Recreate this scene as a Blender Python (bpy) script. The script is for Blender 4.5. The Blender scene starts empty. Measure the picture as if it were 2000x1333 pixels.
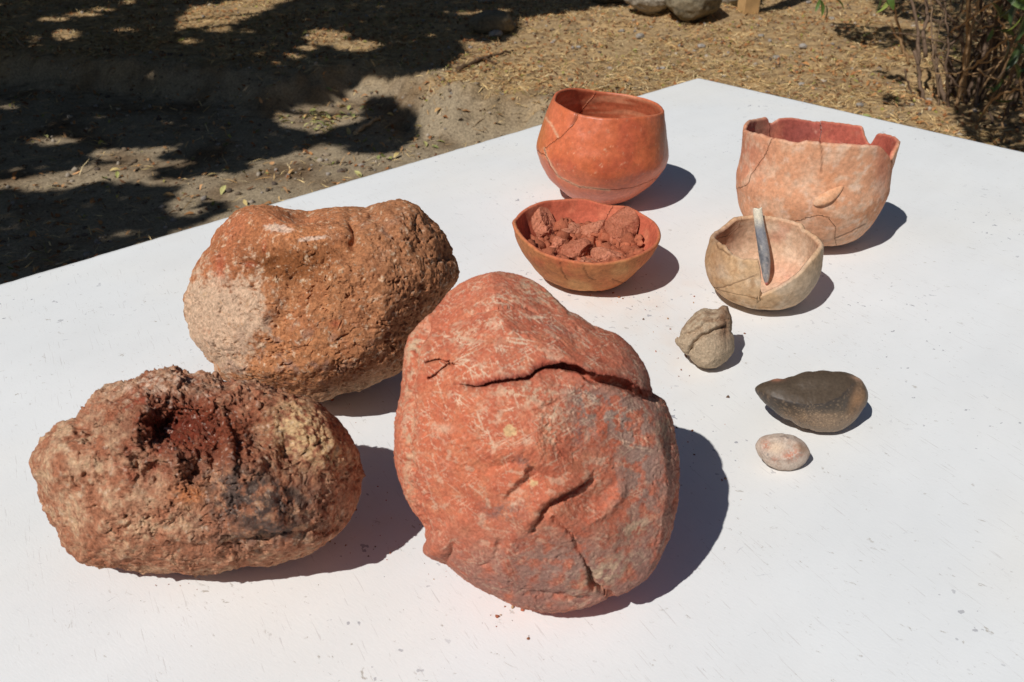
import bpy, bmesh, math, random
import numpy as np
from mathutils import Vector

# ------------------------------------------------------------------ camera, sky, sun, exposure
scene = bpy.context.scene
COL = scene.collection
FPX, CX, CY = 1612.0, 1000.0, 666.5            # focal length and centre in photograph pixels
PITCH = math.radians(31.9286)                  # downward tilt
TZ, CAMZ = 0.75, 1.40                          # table top height, eye height (m)
cam_data = bpy.data.cameras.new("camera")
cam_data.sensor_width = 36.0
cam_data.lens = 36.0 * FPX / 2000.0
cam_data.clip_start = 0.05
cam_data.clip_end = 500.0
cam_data.dof.use_dof = True
cam_data.dof.focus_distance = 1.12
cam_data.dof.aperture_fstop = 10.0
cam = bpy.data.objects.new("camera", cam_data)
cam.location = (0, 0, CAMZ)
cam.rotation_euler = (math.pi / 2 - PITCH, 0, 0)
COL.objects.link(cam)
scene.camera = cam

SUN_AZ, SUN_EL = math.radians(48.0), math.radians(49.5)      # light travels along +az, downwards
TO_SUN = np.array([-math.cos(SUN_AZ) * math.cos(SUN_EL), -math.sin(SUN_AZ) * math.cos(SUN_EL), math.sin(SUN_EL)])
world = bpy.data.worlds.new("World")
scene.world = world
world.use_nodes = True
wn = world.node_tree
sky = wn.nodes.new("ShaderNodeTexSky")
sky.sky_type = 'NISHITA'
sky.sun_disc = False
sky.sun_elevation = SUN_EL
sky.sun_rotation = math.atan2(TO_SUN[0], TO_SUN[1])
sky.altitude = 1500.0
wn.links.new(sky.outputs[0], wn.nodes["Background"].inputs[0])
wn.nodes["Background"].inputs[1].default_value = 0.05
sun_data = bpy.data.lights.new("sun", 'SUN')
sun_data.energy = 5.0
sun_data.angle = math.radians(0.53)
sun_data.color = (1.0, 0.972, 0.935)
sun = bpy.data.objects.new("sun", sun_data)
sun.rotation_euler = Vector(TO_SUN).to_track_quat('Z', 'Y').to_euler()
sun.location = (-4, -4, 8)
COL.objects.link(sun)
scene.view_settings.view_transform = 'Standard'
scene.view_settings.look = 'None'
scene.view_settings.exposure = -0.38
scene.view_settings.gamma = 1.0
scene.view_settings.use_curve_mapping = False
scene.cycles.max_bounces = 6

# ------------------------------------------------------------------ camera geometry (places things on the table and ground)
_R = np.array([1.0, 0, 0]); _U = np.array([0, math.sin(PITCH), math.cos(PITCH)]); _F = np.array([0, math.cos(PITCH), -math.sin(PITCH)])
EYE = np.array([0, 0, CAMZ])
def ray(px, py):
    px = np.asarray(px, float); py = np.asarray(py, float)
    return ((px - CX) / FPX)[..., None] * _R - ((py - CY) / FPX)[..., None] * _U + _F
def hit(px, py, z):
    d = ray(px, py); t = (z - CAMZ) / d[..., 2]
    return EYE + d * t[..., None]
def proj(P):
    q = np.asarray(P) - EYE; dz = q @ _F
    return CX + FPX * (q @ _R) / dz, CY - FPX * (q @ _U) / dz

# ------------------------------------------------------------------ numpy noise
_rs = np.random.RandomState(7)
_perm = np.concatenate([_rs.permutation(256)] * 3)
_g = _rs.normal(size=(256, 3)); _g /= np.linalg.norm(_g, axis=1, keepdims=True)
def perlin(p, seed=0):
    p = np.asarray(p, float) + seed * 17.31
    i = np.floor(p).astype(np.int64); f = p - i
    w = f * f * f * (f * (f * 6 - 15) + 10)
    i &= 255
    out = 0
    for dx in (0, 1):
        wx = w[:, 0] if dx else 1 - w[:, 0]
        a = _perm[i[:, 0] + dx]
        for dy in (0, 1):
            wy = wx * (w[:, 1] if dy else 1 - w[:, 1])
            b = _perm[a + i[:, 1] + dy]
            for dz in (0, 1):
                g = _g[_perm[b + i[:, 2] + dz]]
                out = out + wy * (w[:, 2] if dz else 1 - w[:, 2]) * (g[:, 0] * (f[:, 0] - dx) + g[:, 1] * (f[:, 1] - dy) + g[:, 2] * (f[:, 2] - dz))
    return out * 1.6
def fbm(p, octv=4, seed=0, gain=0.5, ridge=False):
    s = 0; a = 1.0; t = 0
    p = np.asarray(p, float)
    for k in range(octv):
        n = perlin(p * (2.03 ** k), seed + k)
        s = s + a * ((1 - 2 * np.abs(n)) if ridge else n); t += a; a *= gain
    return s / t
def worley(p, seed=0):
    p = np.asarray(p, float) + seed * 9.7
    i = np.floor(p).astype(np.int64); f = p - i
    best = np.full(len(p), 9.0)
    for dx in (-1, 0, 1):
        for dy in (-1, 0, 1):
            for dz in (-1, 0, 1):
                h = _perm[_perm[_perm[(i[:, 0] + dx) & 255] + ((i[:, 1] + dy) & 255)] + ((i[:, 2] + dz) & 255)]
                o = _g[h] * 0.45 + 0.5
                d = ((o + np.array([dx, dy, dz]) - f) ** 2).sum(1)
                best = np.minimum(best, d)
    return np.sqrt(best)
def sstep(a, b, x):
    t = np.clip((x - a) / (b - a), 0, 1); return t * t * (3 - 2 * t)
def lin(c):
    c = np.asarray(c, float) / 255.0
    return np.where(c <= 0.04045, c / 12.92, ((c + 0.055) / 1.055) ** 2.4)
def mixc(c, col, m):
    m = np.clip(m, 0, 1)[:, None]
    return c * (1 - m) + lin(col)[None, :] * m
def gauss(X, Y, x0, y0, rx, ry, rot=0):
    c, s = math.cos(math.radians(rot)), math.sin(math.radians(rot))
    dx, dy = X - x0, Y - y0
    return np.exp(-(((dx * c + dy * s) / rx) ** 2 + ((-dx * s + dy * c) / ry) ** 2))
def polyd(X, Y, pts):
    """distance to a polyline, signed side (positive above / right-hand in image), 0..1 along"""
    pts = np.asarray(pts, float); best = np.full(X.shape, 1e9); side = np.zeros(X.shape); al = np.zeros(X.shape)
    seg = np.linalg.norm(np.diff(pts, axis=0), axis=1); cum = np.concatenate([[0], np.cumsum(seg)])
    for k in range(len(pts) - 1):
        a, b = pts[k], pts[k + 1]; e = b - a; L2 = (e ** 2).sum()
        t = np.clip(((X - a[0]) * e[0] + (Y - a[1]) * e[1]) / L2, 0, 1)
        dx, dy = X - a[0] - t * e[0], Y - a[1] - t * e[1]
        d = np.hypot(dx, dy); m = d < best
        best = np.where(m, d, best); side = np.where(m, np.sign(dx * e[1] - dy * e[0]), side)
        al = np.where(m, (cum[k] + t * seg[k]) / cum[-1], al)
    return best, side, al
def inpoly(X, Y, pts):
    pts = np.asarray(pts, float); r = np.zeros(np.shape(X), bool); n = len(pts)
    for k in range(n):
        x1, y1 = pts[k]; x2, y2 = pts[(k + 1) % n]
        if y1 == y2: continue
        r ^= ((y1 > Y) != (y2 > Y)) & (X < (x2 - x1) * (Y - y1) / (y2 - y1) + x1)
    return r

# ------------------------------------------------------------------ object helpers
def tag(o, label=None, cat=None, group=None, kind=None):
    if label: o['label'] = label
    if cat: o['category'] = cat
    if group: o['group'] = group
    if kind: o['kind'] = kind
    return o
def link(name, me, parent=None, loc=None):
    o = bpy.data.objects.new(name, me); COL.objects.link(o)
    if loc is not None: o.location = loc
    if parent is not None: o.parent = parent
    return o
def empty(name, loc):
    o = bpy.data.objects.new(name, None); o.empty_display_size = 0.05
    o.location = loc; COL.objects.link(o); return o
def mute(c, k):
    l = (c @ np.array([.2126, .7152, .0722]))[:, None]; return c + (l - c) * k
def build(name, V, Fc, mat, parent=None, col=None, smooth=True, origin=None, base=None):
    """mesh from arrays; Fc (n,3) or (n,4), a quad that repeats an index is a triangle. V in world, moved to its origin"""
    V = np.asarray(V, float); Fc = np.asarray(Fc, np.int64)
    if origin is None: origin = np.zeros(3) if base is None else base
    me = bpy.data.meshes.new(name)
    me.vertices.add(len(V)); me.vertices.foreach_set('co', (V - origin).astype(np.float32).ravel())
    k = Fc.shape[1]
    me.loops.add(Fc.size); me.loops.foreach_set('vertex_index', Fc.ravel().astype(np.int32))
    me.polygons.add(len(Fc)); me.polygons.foreach_set('loop_start', np.arange(0, Fc.size, k, dtype=np.int32))
    me.update(calc_edges=True)
    me.validate()
    if smooth: me.polygons.foreach_set('use_smooth', np.ones(len(me.polygons), bool))
    if col is not None:
        a = me.color_attributes.new('Col', 'FLOAT_COLOR', 'POINT')
        c = np.concatenate([np.clip(col, 0, 1), np.ones((len(V), 1))], 1).astype(np.float32)
        a.data.foreach_set('color', c.ravel())
    me.materials.append(mat)
    o = link(name, me, parent)
    if parent is None: o.location = origin
    return o
_ico = {}
def ico(k):
    if k not in _ico:
        bm = bmesh.new(); bmesh.ops.create_icosphere(bm, subdivisions=k, radius=1.0)
        me = bpy.data.meshes.new('tmp'); bm.to_mesh(me); bm.free()
        v = np.empty(len(me.vertices) * 3, np.float32); me.vertices.foreach_get('co', v)
        t = np.empty(len(me.polygons) * 3, np.int32); me.polygons.foreach_get('vertices', t)
        bpy.data.meshes.remove(me)
        v = v.reshape(-1, 3).astype(float)
        _ico[k] = (v / np.linalg.norm(v, axis=1, keepdims=True), t.reshape(-1, 3).astype(np.int64))
    return _ico[k]
def vnormals(V, T):
    n = np.cross(V[T[:, 1]] - V[T[:, 0]], V[T[:, 2]] - V[T[:, 0]])
    N = np.stack([sum(np.bincount(T[:, k], n[:, a], len(V)) for k in range(3)) for a in range(3)], -1)
    return N / (np.linalg.norm(N, axis=1, keepdims=True) + 1e-12)

# ------------------------------------------------------------------ materials
def mat_attr(name, rough=0.9, spec=0.25, n_scale=300.0, var=0.25, bump=0.4, bump_dist=0.0008, bump_scale=700.0, bump2=None, speck=None):
    """painted-on pigment from the colour attribute, broken up by fine noise, with fine relief"""
    m = bpy.data.materials.new(name); m.use_nodes = True
    nt = m.node_tree; N, L = nt.nodes, nt.links
    b = N["Principled BSDF"]; b.inputs['Roughness'].default_value = rough; b.inputs['Specular IOR Level'].default_value = spec
    at = N.new('ShaderNodeAttribute'); at.attribute_name = 'Col'
    tc = N.new('ShaderNodeTexCoord')
    nz = N.new('ShaderNodeTexNoise'); nz.inputs['Scale'].default_value = n_scale; nz.inputs['Detail'].default_value = 6; nz.inputs['Roughness'].default_value = 0.7
    L.new(tc.outputs['Object'], nz.inputs['Vector'])
    mr = N.new('ShaderNodeMapRange'); mr.inputs['From Min'].default_value = 0.33; mr.inputs['From Max'].default_value = 0.67
    mr.inputs['To Min'].default_value = 1 - var; mr.inputs['To Max'].default_value = 1 + var
    L.new(nz.outputs['Fac'], mr.inputs['Value'])
    mx = N.new('ShaderNodeMix'); mx.data_type = 'RGBA'; mx.blend_type = 'MULTIPLY'; mx.inputs['Factor'].default_value = 1
    L.new(at.outputs['Color'], mx.inputs['A']); L.new(mr.outputs['Result'], mx.inputs['B'])
    out = mx.outputs['Result']
    if speck:
        n2 = N.new('ShaderNodeTexNoise'); n2.inputs['Scale'].default_value = speck[0]; n2.inputs['Detail'].default_value = 4; n2.inputs['Roughness'].default_value = 0.75
        L.new(tc.outputs['Object'], n2.inputs['Vector'])
        r2 = N.new('ShaderNodeMapRange'); r2.inputs['From Min'].default_value = speck[1]; r2.inputs['From Max'].default_value = speck[1] + 0.06; r2.inputs['To Max'].default_value = speck[3]
        L.new(n2.outputs['Fac'], r2.inputs['Value'])
        m2 = N.new('ShaderNodeMix'); m2.data_type = 'RGBA'
        L.new(r2.outputs['Result'], m2.inputs['Factor']); L.new(out, m2.inputs['A']); m2.inputs['B'].default_value = (*lin(speck[2]), 1)
        out = m2.outputs['Result']
    L.new(out, b.inputs['Base Color'])
    nb = N.new('ShaderNodeTexNoise'); nb.inputs['Scale'].default_value = bump_scale; nb.inputs['Detail'].default_value = 8; nb.inputs['Roughness'].default_value = 0.65
    L.new(tc.outputs['Object'], nb.inputs['Vector'])
    bp = N.new('ShaderNodeBump'); bp.inputs['Strength'].default_value = bump; bp.inputs['Distance'].default_value = bump_dist
    L.new(nb.outputs['Fac'], bp.inputs['Height'])
    nrm = bp.outputs['Normal']
    if bump2:
        n3 = N.new('ShaderNodeTexNoise'); n3.inputs['Scale'].default_value = bump2[0]; n3.inputs['Detail'].default_value = 5; n3.inputs['Roughness'].default_value = 0.7
        L.new(tc.outputs['Object'], n3.inputs['Vector'])
        b2 = N.new('ShaderNodeBump'); b2.inputs['Strength'].default_value = bump2[1]; b2.inputs['Distance'].default_value = bump2[2]
        L.new(n3.outputs['Fac'], b2.inputs['Height']); L.new(nrm, b2.inputs['Normal']); nrm = b2.outputs['Normal']
    L.new(nrm, b.inputs['Normal'])
    return m
def mat_plain(name, rgb, rough=0.85, spec=0.3, n_scale=20.0, var=0.3, bump=0.2, bump_dist=0.002, transl=0.0):
    m = bpy.data.materials.new(name); m.use_nodes = True
    nt = m.node_tree; N, L = nt.nodes, nt.links; b = N["Principled BSDF"]
    b.inputs['Roughness'].default_value = rough; b.inputs['Specular IOR Level'].default_value = spec
    tc = N.new('ShaderNodeTexCoord'); nz = N.new('ShaderNodeTexNoise'); nz.inputs['Scale'].default_value = n_scale; nz.inputs['Detail'].default_value = 6
    L.new(tc.outputs['Object'], nz.inputs['Vector'])
    rp = N.new('ShaderNodeValToRGB'); c = lin(rgb)
    rp.color_ramp.elements[0].position = 0.3; rp.color_ramp.elements[1].position = 0.7
    rp.color_ramp.elements[0].color = (*(c * (1 - var)), 1); rp.color_ramp.elements[1].color = (*np.clip(c * (1 + var), 0, 1), 1)
    L.new(nz.outputs['Fac'], rp.inputs['Fac']); L.new(rp.outputs['Color'], b.inputs['Base Color'])
    bp = N.new('ShaderNodeBump'); bp.inputs['Strength'].default_value = bump; bp.inputs['Distance'].default_value = bump_dist
    L.new(nz.outputs['Fac'], bp.inputs['Height']); L.new(bp.outputs['Normal'], b.inputs['Normal'])
    return m

# ================================================================== SETTING: ground
DIRT_BANK = [(1020, 262), (960, 268), (900, 262), (838, 240), (800, 205), (740, 190), (690, 178), (600, 205), (520, 215), (400, 190), (200, 170), (-200, 150)]
_bk = hit(np.array([p[0] for p in DIRT_BANK], float), np.array([p[1] for p in DIRT_BANK], float), 0.0)[:, :2]
_bk = np.concatenate([[[0.9, 3.5], [0.45, 4.0]], _bk, [[-14, 6.0]]])
def ground_z(x, y):
    x = np.asarray(x, float); y = np.asarray(y, float)
    P = np.stack([x, y, np.zeros_like(x)], -1)
    wob = 0.10 * fbm(P * 2.2, 3, 3)
    d, s, _ = polyd(x, y, _bk)
    sd = d * s + wob                                   # positive on the far side of the bank
    z = 0.17 * sstep(-0.13, 0.12, sd)
    near = sstep(14, 8, np.hypot(x, y - 4))
    # a worn lump of earth standing out of the bank, with a hollow beside it
    c = hit(np.array(885.), np.array(226.), 0.08)
    lump = np.exp(-(((x - c[0]) / 0.20) ** 2 + ((y - c[1]) / 0.16) ** 2) ** 1.6)
    z = z + 0.085 * lump
    c2 = hit(np.array(795.), np.array(215.), 0.08)
    z = z - 0.06 * np.exp(-(((x - c2[0]) / 0.10) ** 2 + ((y - c2[1]) / 0.16) ** 2))
    c3 = hit(np.array(1330.), np.array(48.), 0.1)       # loose earth mound by the stones
    z = z + 0.10 * np.exp(-(((x - c3[0]) / 0.45) ** 2 + ((y - c3[1]) / 0.25) ** 2)) * (1 + 0.5 * fbm(P * 7, 3, 12))
    bank = np.exp(-(sd / 0.16) ** 2)
    z = z + near * (0.030 * fbm(P * 1.3, 3, 1) + 0.012 * fbm(P * 6, 3, 2) + (0.010 + 0.05 * bank) * fbm(P * 13, 4, 4, .6) + .05 * bank * np.maximum(0, .45 - worley(P * 8, 6)) + 0.007 * fbm(P * 45, 2, 5))
    return z
def grow(a, b, n):
    return list(a + np.sign(b) * np.geomspace(0.05, abs(b - a), n))
gx = np.array(sorted(grow(-5.6, -150, 22)) + list(np.arange(-5.6, 5.6, 0.03)) + grow(5.6, 150, 22))
gy = np.array(sorted(grow(2.0, -120, 22)) + list(np.arange(2.0, 9.2, 0.022)) + grow(9.2, 220, 24))
GX, GY = np.meshgrid(gx, gy)
gP = np.stack([GX.ravel(), GY.ravel(), ground_z(GX.ravel(), GY.ravel())], -1)
ni, nj = GX.shape
ii, jj = np.meshgrid(np.arange(ni - 1), np.arange(nj - 1), indexing='ij')
q = (ii * nj + jj).ravel()
gF = np.stack([q, q + 1, q + nj + 1, q + nj], -1)
def straw_mask(x, y):
    P = np.stack([x, y, np.zeros_like(x)], -1)
    d, s, _ = polyd(x, y, _bk)
    return sstep(-0.08, 0.35, d * s + 0.35 * fbm(P * 1.8, 3, 9))
_sm = straw_mask(gP[:, 0], gP[:, 1])
_n1 = fbm(gP * np.array([3., 3., 0]), 4, 20); _n2 = fbm(gP * np.array([14., 14., 0]), 3, 21); _n3 = fbm(gP * np.array([38., 38., 0]), 2, 23)
gc = np.tile(lin((152, 136, 112)), (len(gP), 1))
gc = mixc(gc, (112, 92, 70), sstep(-0.1, 0.5, _n1))
gc = mixc(gc, (176, 146, 104), _sm * 0.75)
gc = mixc(gc, (134, 108, 78), _sm * sstep(0.0, 0.4, _n2) * 0.8)
gc = mixc(gc, (200, 166, 118), _sm * sstep(0.05, 0.45, -_n2 + _n1) * 0.6)
gc = mixc(gc, (70, 56, 42), sstep(0.25, 0.6, _n3) * 0.7)
gc = mixc(gc, (186, 165, 138), sstep(0.3, 0.6, -_n3) * 0.5)
M_ground = mat_attr("dry_earth", rough=0.95, spec=0.1, n_scale=90, var=0.45, bump=0.9, bump_dist=0.006, bump_scale=120)
ground = build("ground", gP, gF, M_ground, col=gc, smooth=True)
tag(ground, kind='structure')

rng = np.random.RandomState(11)
# sample points on the ground that the camera can see
def ground_samples(n, ymin=2.2, ymax=9.0, pw=1.0):
    y = ymin + (ymax - ymin) * rng.rand(n) ** pw
    x = (rng.rand(n) * 2 - 1) * (0.70 * y + 0.5)
    return x, y
def ribbons(x, y, z, ang, length, width, pitch, curl=0.0):
    """flat narrow blades lying on the ground: two quads each, slightly bent"""
    n = len(x)
    d = np.stack([np.cos(ang) * np.cos(pitch), np.sin(ang) * np.cos(pitch), np.sin(pitch)], -1)
    s = np.stack([-np.sin(ang), np.cos(ang), rng.normal(0, 0.4, n)], -1); s /= np.linalg.norm(s, axis=1, keepdims=True)
    c = np.stack([x, y, z], -1)
    up = np.array([0, 0, 1.0])
    a = c - d * (length / 2)[:, None]; b = c + up * (curl * length)[:, None]; e = c + d * (length / 2)[:, None]
    w = s * (width / 2)[:, None]
    V = np.stack([a - w * .5, a + w * .5, b - w, b + w, e - w * .25, e + w * .25], 1).reshape(-1, 3)
    o = (np.arange(n) * 6)[:, None]
    Fc = np.concatenate([o + np.array([0, 2, 3, 1]), o + np.array([2, 4, 5, 3])], 0)
    return V, Fc
# --- dry straw
x, y = ground_samples(150000, pw=0.9)
k = rng.rand(len(x)) < (0.06 + 0.94 * straw_mask(x, y) * (.06 + .94 * sstep(-0.16, 0.22, fbm(np.stack([x, y, 0 * x], -1) * 2.1, 4, 31))))
x, y = x[k], y[k]; n = len(x)
L_ = rng.gamma(2.6, 0.017, n) + 0.010
V, Fc = ribbons(x, y, ground_z(x, y) + 0.004 + 0.006 * rng.rand(n), rng.rand(n) * 6.283, L_, 0.002 + 0.0035 * rng.rand(n), rng.normal(0, 0.25, n), rng.normal(0.03, 0.06, n))
pal = np.array([lin(c) for c in [(228, 198, 142), (214, 176, 118), (188, 148, 98), (232, 208, 160), (160, 130, 88), (150, 140, 78), (128, 96, 62)]])
cc = pal[rng.choice(7, n, p=[.22, .22, .17, .13, .12, .05, .09])] * (0.75 + 0.4 * rng.rand(n, 1))
M_straw = mat_attr("dry_straw", rough=0.8, spec=0.2, n_scale=60, var=0.2, bump=0.0)
straw = build("dry_grass", V, Fc, M_straw, col=np.repeat(cc, 6, 0), smooth=False)
tag(straw, "dry straw-coloured cut grass strewn over the ground behind the table", "dry grass", kind='stuff')
# --- leaf litter
x, y = ground_samples(30000, pw=0.95)
k = rng.rand(len(x)) < (0.22 + 0.78 * straw_mask(x, y) * sstep(-0.3, 0.3, fbm(np.stack([x, y, 0 * x], -1) * 1.9, 3, 37)))
x, y = x[k], y[k]; n = len(x)
V, Fc = ribbons(x, y, ground_z(x, y) + 0.006 + 0.006 * rng.rand(n), rng.rand(n) * 6.283, 0.014 + 0.035 * rng.rand(n) ** 2, 0.008 + 0.013 * rng.rand(n), rng.normal(0, 0.35, n), rng.normal(0.08, 0.12, n))
pal = np.array([lin(c) for c in [(150, 98, 58), (176, 124, 76), (112, 76, 50), (150, 142, 72), (196, 148, 102), (110, 112, 58)]])
cc = pal[rng.choice(6, n, p=[.27, .25, .2, .08, .15, .05])] * (0.7 + 0.5 * rng.rand(n, 1))
litter = build("leaf_litter", V, Fc, M_straw, col=np.repeat(cc, 6, 0), smooth=False)
tag(litter, "brown and ochre dead leaf litter scattered over the ground", "leaf litter", kind='stuff')
# --- gravel and crumbs of earth
x, y = ground_samples(7500, pw=1.1); n = len(x)
v0, t0 = ico(1)
r = 0.004 + 0.013 * rng.rand(n) ** 3.5
sc = r[:, None, None] * (0.7 + 0.6 * rng.rand(n, 1, 3)) * np.array([1, 1, .7])
V = (v0[None] * (1 + 0.25 * rng.normal(size=(n, len(v0), 1))).clip(.5, 1.5) * sc + np.stack([x, y, ground_z(x, y) + 0.2 * r], -1)[:, None]).reshape(-1, 3)
Fc = (t0[None] + (np.arange(n) * len(v0))[:, None, None]).reshape(-1, 3)
pal = np.array([lin(c) for c in [(140, 124, 104), (120, 104, 86), (170, 156, 138), (96, 84, 74), (150, 140, 130)]])
cc = pal[rng.choice(5, n)] * (0.8 + 0.3 * rng.rand(n, 1))
M_gravel = mat_attr("gravel", rough=0.95, spec=0.15, n_scale=150, var=0.25, bump=0.3)
gravel = build("gravel", V, Fc, M_gravel, col=np.repeat(cc, len(v0), 0), smooth=False)
tag(gravel, "grey-brown grit and crumbs of earth on the ground", "gravel", kind='stuff')

# ================================================================== white table
C0 = np.array([0.57050, 2.56366]); DL = np.array([-0.7293, -0.6842]); DL /= np.linalg.norm(DL); DR = np.array([-DL[1], DL[0]]); DR = DR if DR[0] > 0 else -DR
LEN, WID, THK = 2.22, 1.56, 0.045
table = empty("white_table", (*(C0 + DL * LEN / 2 + DR * WID / 2), 0.0))
tag(table, "white painted wooden table with stained, scuffed top carrying the pottery and lumps", "table")
tb = np.array(table.location)
nu, nv = 270, 190
u = np.linspace(0, LEN, nu); v = np.linspace(0, WID, nv)
UU, VV = np.meshgrid(u, v, indexing='ij')
XY = C0 + UU[..., None] * DL + VV[..., None] * DR
P = np.stack([XY[..., 0], XY[..., 1], np.full(UU.shape, TZ)], -1)
P[..., 2] += 0.0
pn = np.stack([UU.ravel(), VV.ravel(), 0 * UU.ravel()], -1)
edge_n = (0.0032 * fbm(pn * 26, 4, 41, .6) + 0.0012 * fbm(pn * 140, 2, 42)).reshape(UU.shape)
for idx, dvec in (((0, slice(None)), -DL), ((-1, slice(None)), DL), ((slice(None), 0), -DR), ((slice(None), -1), DR)):
    P[idx + (slice(0, 2),)] += edge_n[idx][..., None] * dvec
    P[idx + (2,)] -= 0.0012
tx, ty = proj(P.reshape(-1, 3))
base = np.tile(np.array([0.79, 0.803, 0.80]), (nu * nv, 1))
nA = fbm(pn * 5, 4, 50); nB = fbm(pn * np.array([9, 26, 1.]), 4, 51)
base *= (1 + 0.06 * nA + 0.03 * nB)[:, None]
base = base * (1 + np.array([0.02, 0.0, -0.03])[None] * sstep(-.2, .5, fbm(pn * 3.3, 3, 52))[:, None])
inside = (ty > 100)
dust = np.zeros(len(pn))
for (x0, y0, rx, ry, a) in [(1170, 590, 120, 45, .75), (1310, 650, 90, 80, .55), (1240, 545, 100, 30, .5), (1340, 540, 50, 25, .4), (1330, 720, 70, 60, .4), (740, 990, 90, 80, .35), (700, 1060, 120, 70, .3), (660, 790, 90, 60, .3), (300, 1120, 200, 50, .25), (1050, 1200, 170, 50, .3), (420, 760, 80, 60, .2), (1500, 620, 120, 40, .2), (1380, 930, 60, 120, .2), (1520, 910, 60, 40, .3), (1600, 490, 120, 30, .2), (1150, 410, 150, 30, .2)]:
    dust += a * gauss(tx, ty, x0, y0, rx, ry)
dust *= inside * (0.45 + 0.9 * sstep(-.3, .5, fbm(pn * np.array([40, 40, 1.]), 4, 53)))
base = base * (1 - np.clip(dust * 0.36, 0, .6)[:, None] * (1 - np.array([0.98, 0.80, 0.68])))
Pf = P.reshape(-1, 3)
iu, iv = np.meshgrid(np.arange(nu - 1), np.arange(nv - 1), indexing='ij'); q = (iu * nv + iv).ravel()
top = np.stack([q, q + nv, q + nv + 1, q + 1], -1)
ring = np.concatenate([np.arange(nv) , (np.arange(1, nu)) * nv + nv - 1, (nu - 1) * nv + np.arange(nv - 2, -1, -1), np.arange(nu - 2, 0, -1) * nv])
low = Pf[ring].copy(); low[:, 2] = TZ - THK
nb0 = len(Pf); m_ = len(ring)
a = ring; b_ = np.roll(ring, -1); c_ = nb0 + np.roll(np.arange(m_), -1); d_ = nb0 + np.arange(m_)
sides = np.stack([a, b_, c_, d_], -1)
corners = nb0 + np.array([0, nv - 1, nv - 1 + nu - 1, nv - 1 + nu - 1 + nv - 1])
Vt = np.concatenate([Pf, low])
quads = np.concatenate([top, sides])
colt = np.concatenate([base, np.tile(base[:1], (m_, 1))])
M_table = bpy.data.materials.new("white_paint"); M_table.use_nodes = True
def table_nodes():
    nt = M_table.node_tree; N, L = nt.nodes, nt.links; b = N["Principled BSDF"]
    b.inputs['Roughness'].default_value = 0.55; b.inputs['Specular IOR Level'].default_value = 0.25
    at = N.new('ShaderNodeAttribute'); at.attribute_name = 'Col'
    tc = N.new('ShaderNodeTexCoord')
    def noise(scale, detail=3, rough=0.6, rot=0, stretch=(1, 1, 1), dist=0.0):
        m0 = N.new('ShaderNodeMapping'); m0.inputs['Rotation'].default_value = (0, 0, math.radians(rot)); L.new(tc.outputs['Object'], m0.inputs['Vector'])
        mp = N.new('ShaderNodeMapping'); mp.inputs['Scale'].default_value = stretch; L.new(m0.outputs['Vector'], mp.inputs['Vector'])
        n = N.new('ShaderNodeTexNoise'); n.inputs['Scale'].default_value = scale; n.inputs['Detail'].default_value = detail; n.inputs['Roughness'].default_value = rough; n.inputs['Distortion'].default_value = dist
        L.new(mp.outputs['Vector'], n.inputs['Vector']); return n.outputs['Fac']
    def thr(f, a, b, hi=1.0):
        r = N.new('ShaderNodeMapRange'); r.inputs['From Min'].default_value = a; r.inputs['From Max'].default_value = b; r.inputs['To Max'].default_value = hi; L.new(f, r.inputs['Value']); return r.outputs['Result']
    def mul(a, c):
        n = N.new('ShaderNodeMath'); n.operation = 'MULTIPLY'; L.new(a, n.inputs[0]); L.new(c, n.inputs[1]); return n.outputs[0]
    def mix(a, rgb, f):
        n = N.new('ShaderNodeMix'); n.data_type = 'RGBA'; L.new(f, n.inputs['Factor']); L.new(a, n.inputs['A']); n.inputs['B'].default_value = (*rgb, 1); return n.outputs['Result']
    c = at.outputs['Color']
    patch = thr(noise(7, 3), 0.36, 0.56)
    h1 = thr(noise(56, 5, .75, 35, (1, 1.9, 1), .6), 0.648, 0.665)          # chipped flecks
    c = mix(c, (0.50, 0.47, 0.42), mul(h1, patch))
    h2 = thr(noise(150, 4, .7, 38, (1, 2.2, 1), .8), 0.655, 0.70, .7)      # fine dark specks
    c = mix(c, (0.40, 0.36, 0.32), mul(h2, thr(noise(11, 2), .4, .6)))
    h3 = thr(noise(34, 6, .8, -20, (1, 1.8, 1), 1.5), 0.665, 0.68, .8)     # grey scuffs
    c = mix(c, (0.42, 0.43, 0.45), mul(h3, thr(noise(5, 2), .45, .6)))
    h4 = thr(noise(26, 2, .5, 60, (1, 24, 1), .3), 0.69, 0.71, .5)    # thin scratches
    c = mix(c, (0.55, 0.53, 0.51), h4)
    h5 = thr(noise(90, 2, .5), 0.70, 0.715)
    c = mix(c, (0.42, 0.42, 0.44), mul(h5, thr(noise(3, 1), .5, .6)))  # odd bluish ink-like spots
    br = noise(150, 4, .6, 36, (1, 6, 1))                              # brush marks
    rr = N.new('ShaderNodeMapRange'); rr.inputs['To Min'].default_value = 0.965; rr.inputs['To Max'].default_value = 1.03; L.new(br, rr.inputs['Value'])
    mm = N.new('ShaderNodeMix'); mm.data_type = 'RGBA'; mm.blend_type = 'MULTIPLY'; mm.inputs['Factor'].default_value = 1; L.new(c, mm.inputs['A']); L.new(rr.outputs['Result'], mm.inputs['B'])
    L.new(mm.outputs['Result'], b.inputs['Base Color'])
    bp = N.new('ShaderNodeBump'); bp.inputs['Strength'].default_value = 0.35; bp.inputs['Distance'].default_value = 0.0006
    L.new(noise(190, 6, .7, 36, (1, 3, 1)), bp.inputs['Height'])
    b2 = N.new('ShaderNodeBump'); b2.inputs['Strength'].default_value = 0.4; b2.inputs['Distance'].default_value = -0.0006
    L.new(h1, b2.inputs['Height']); L.new(bp.outputs['Normal'], b2.inputs['Normal']); L.new(b2.outputs['Normal'], b.inputs['Normal'])
table_nodes()
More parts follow.
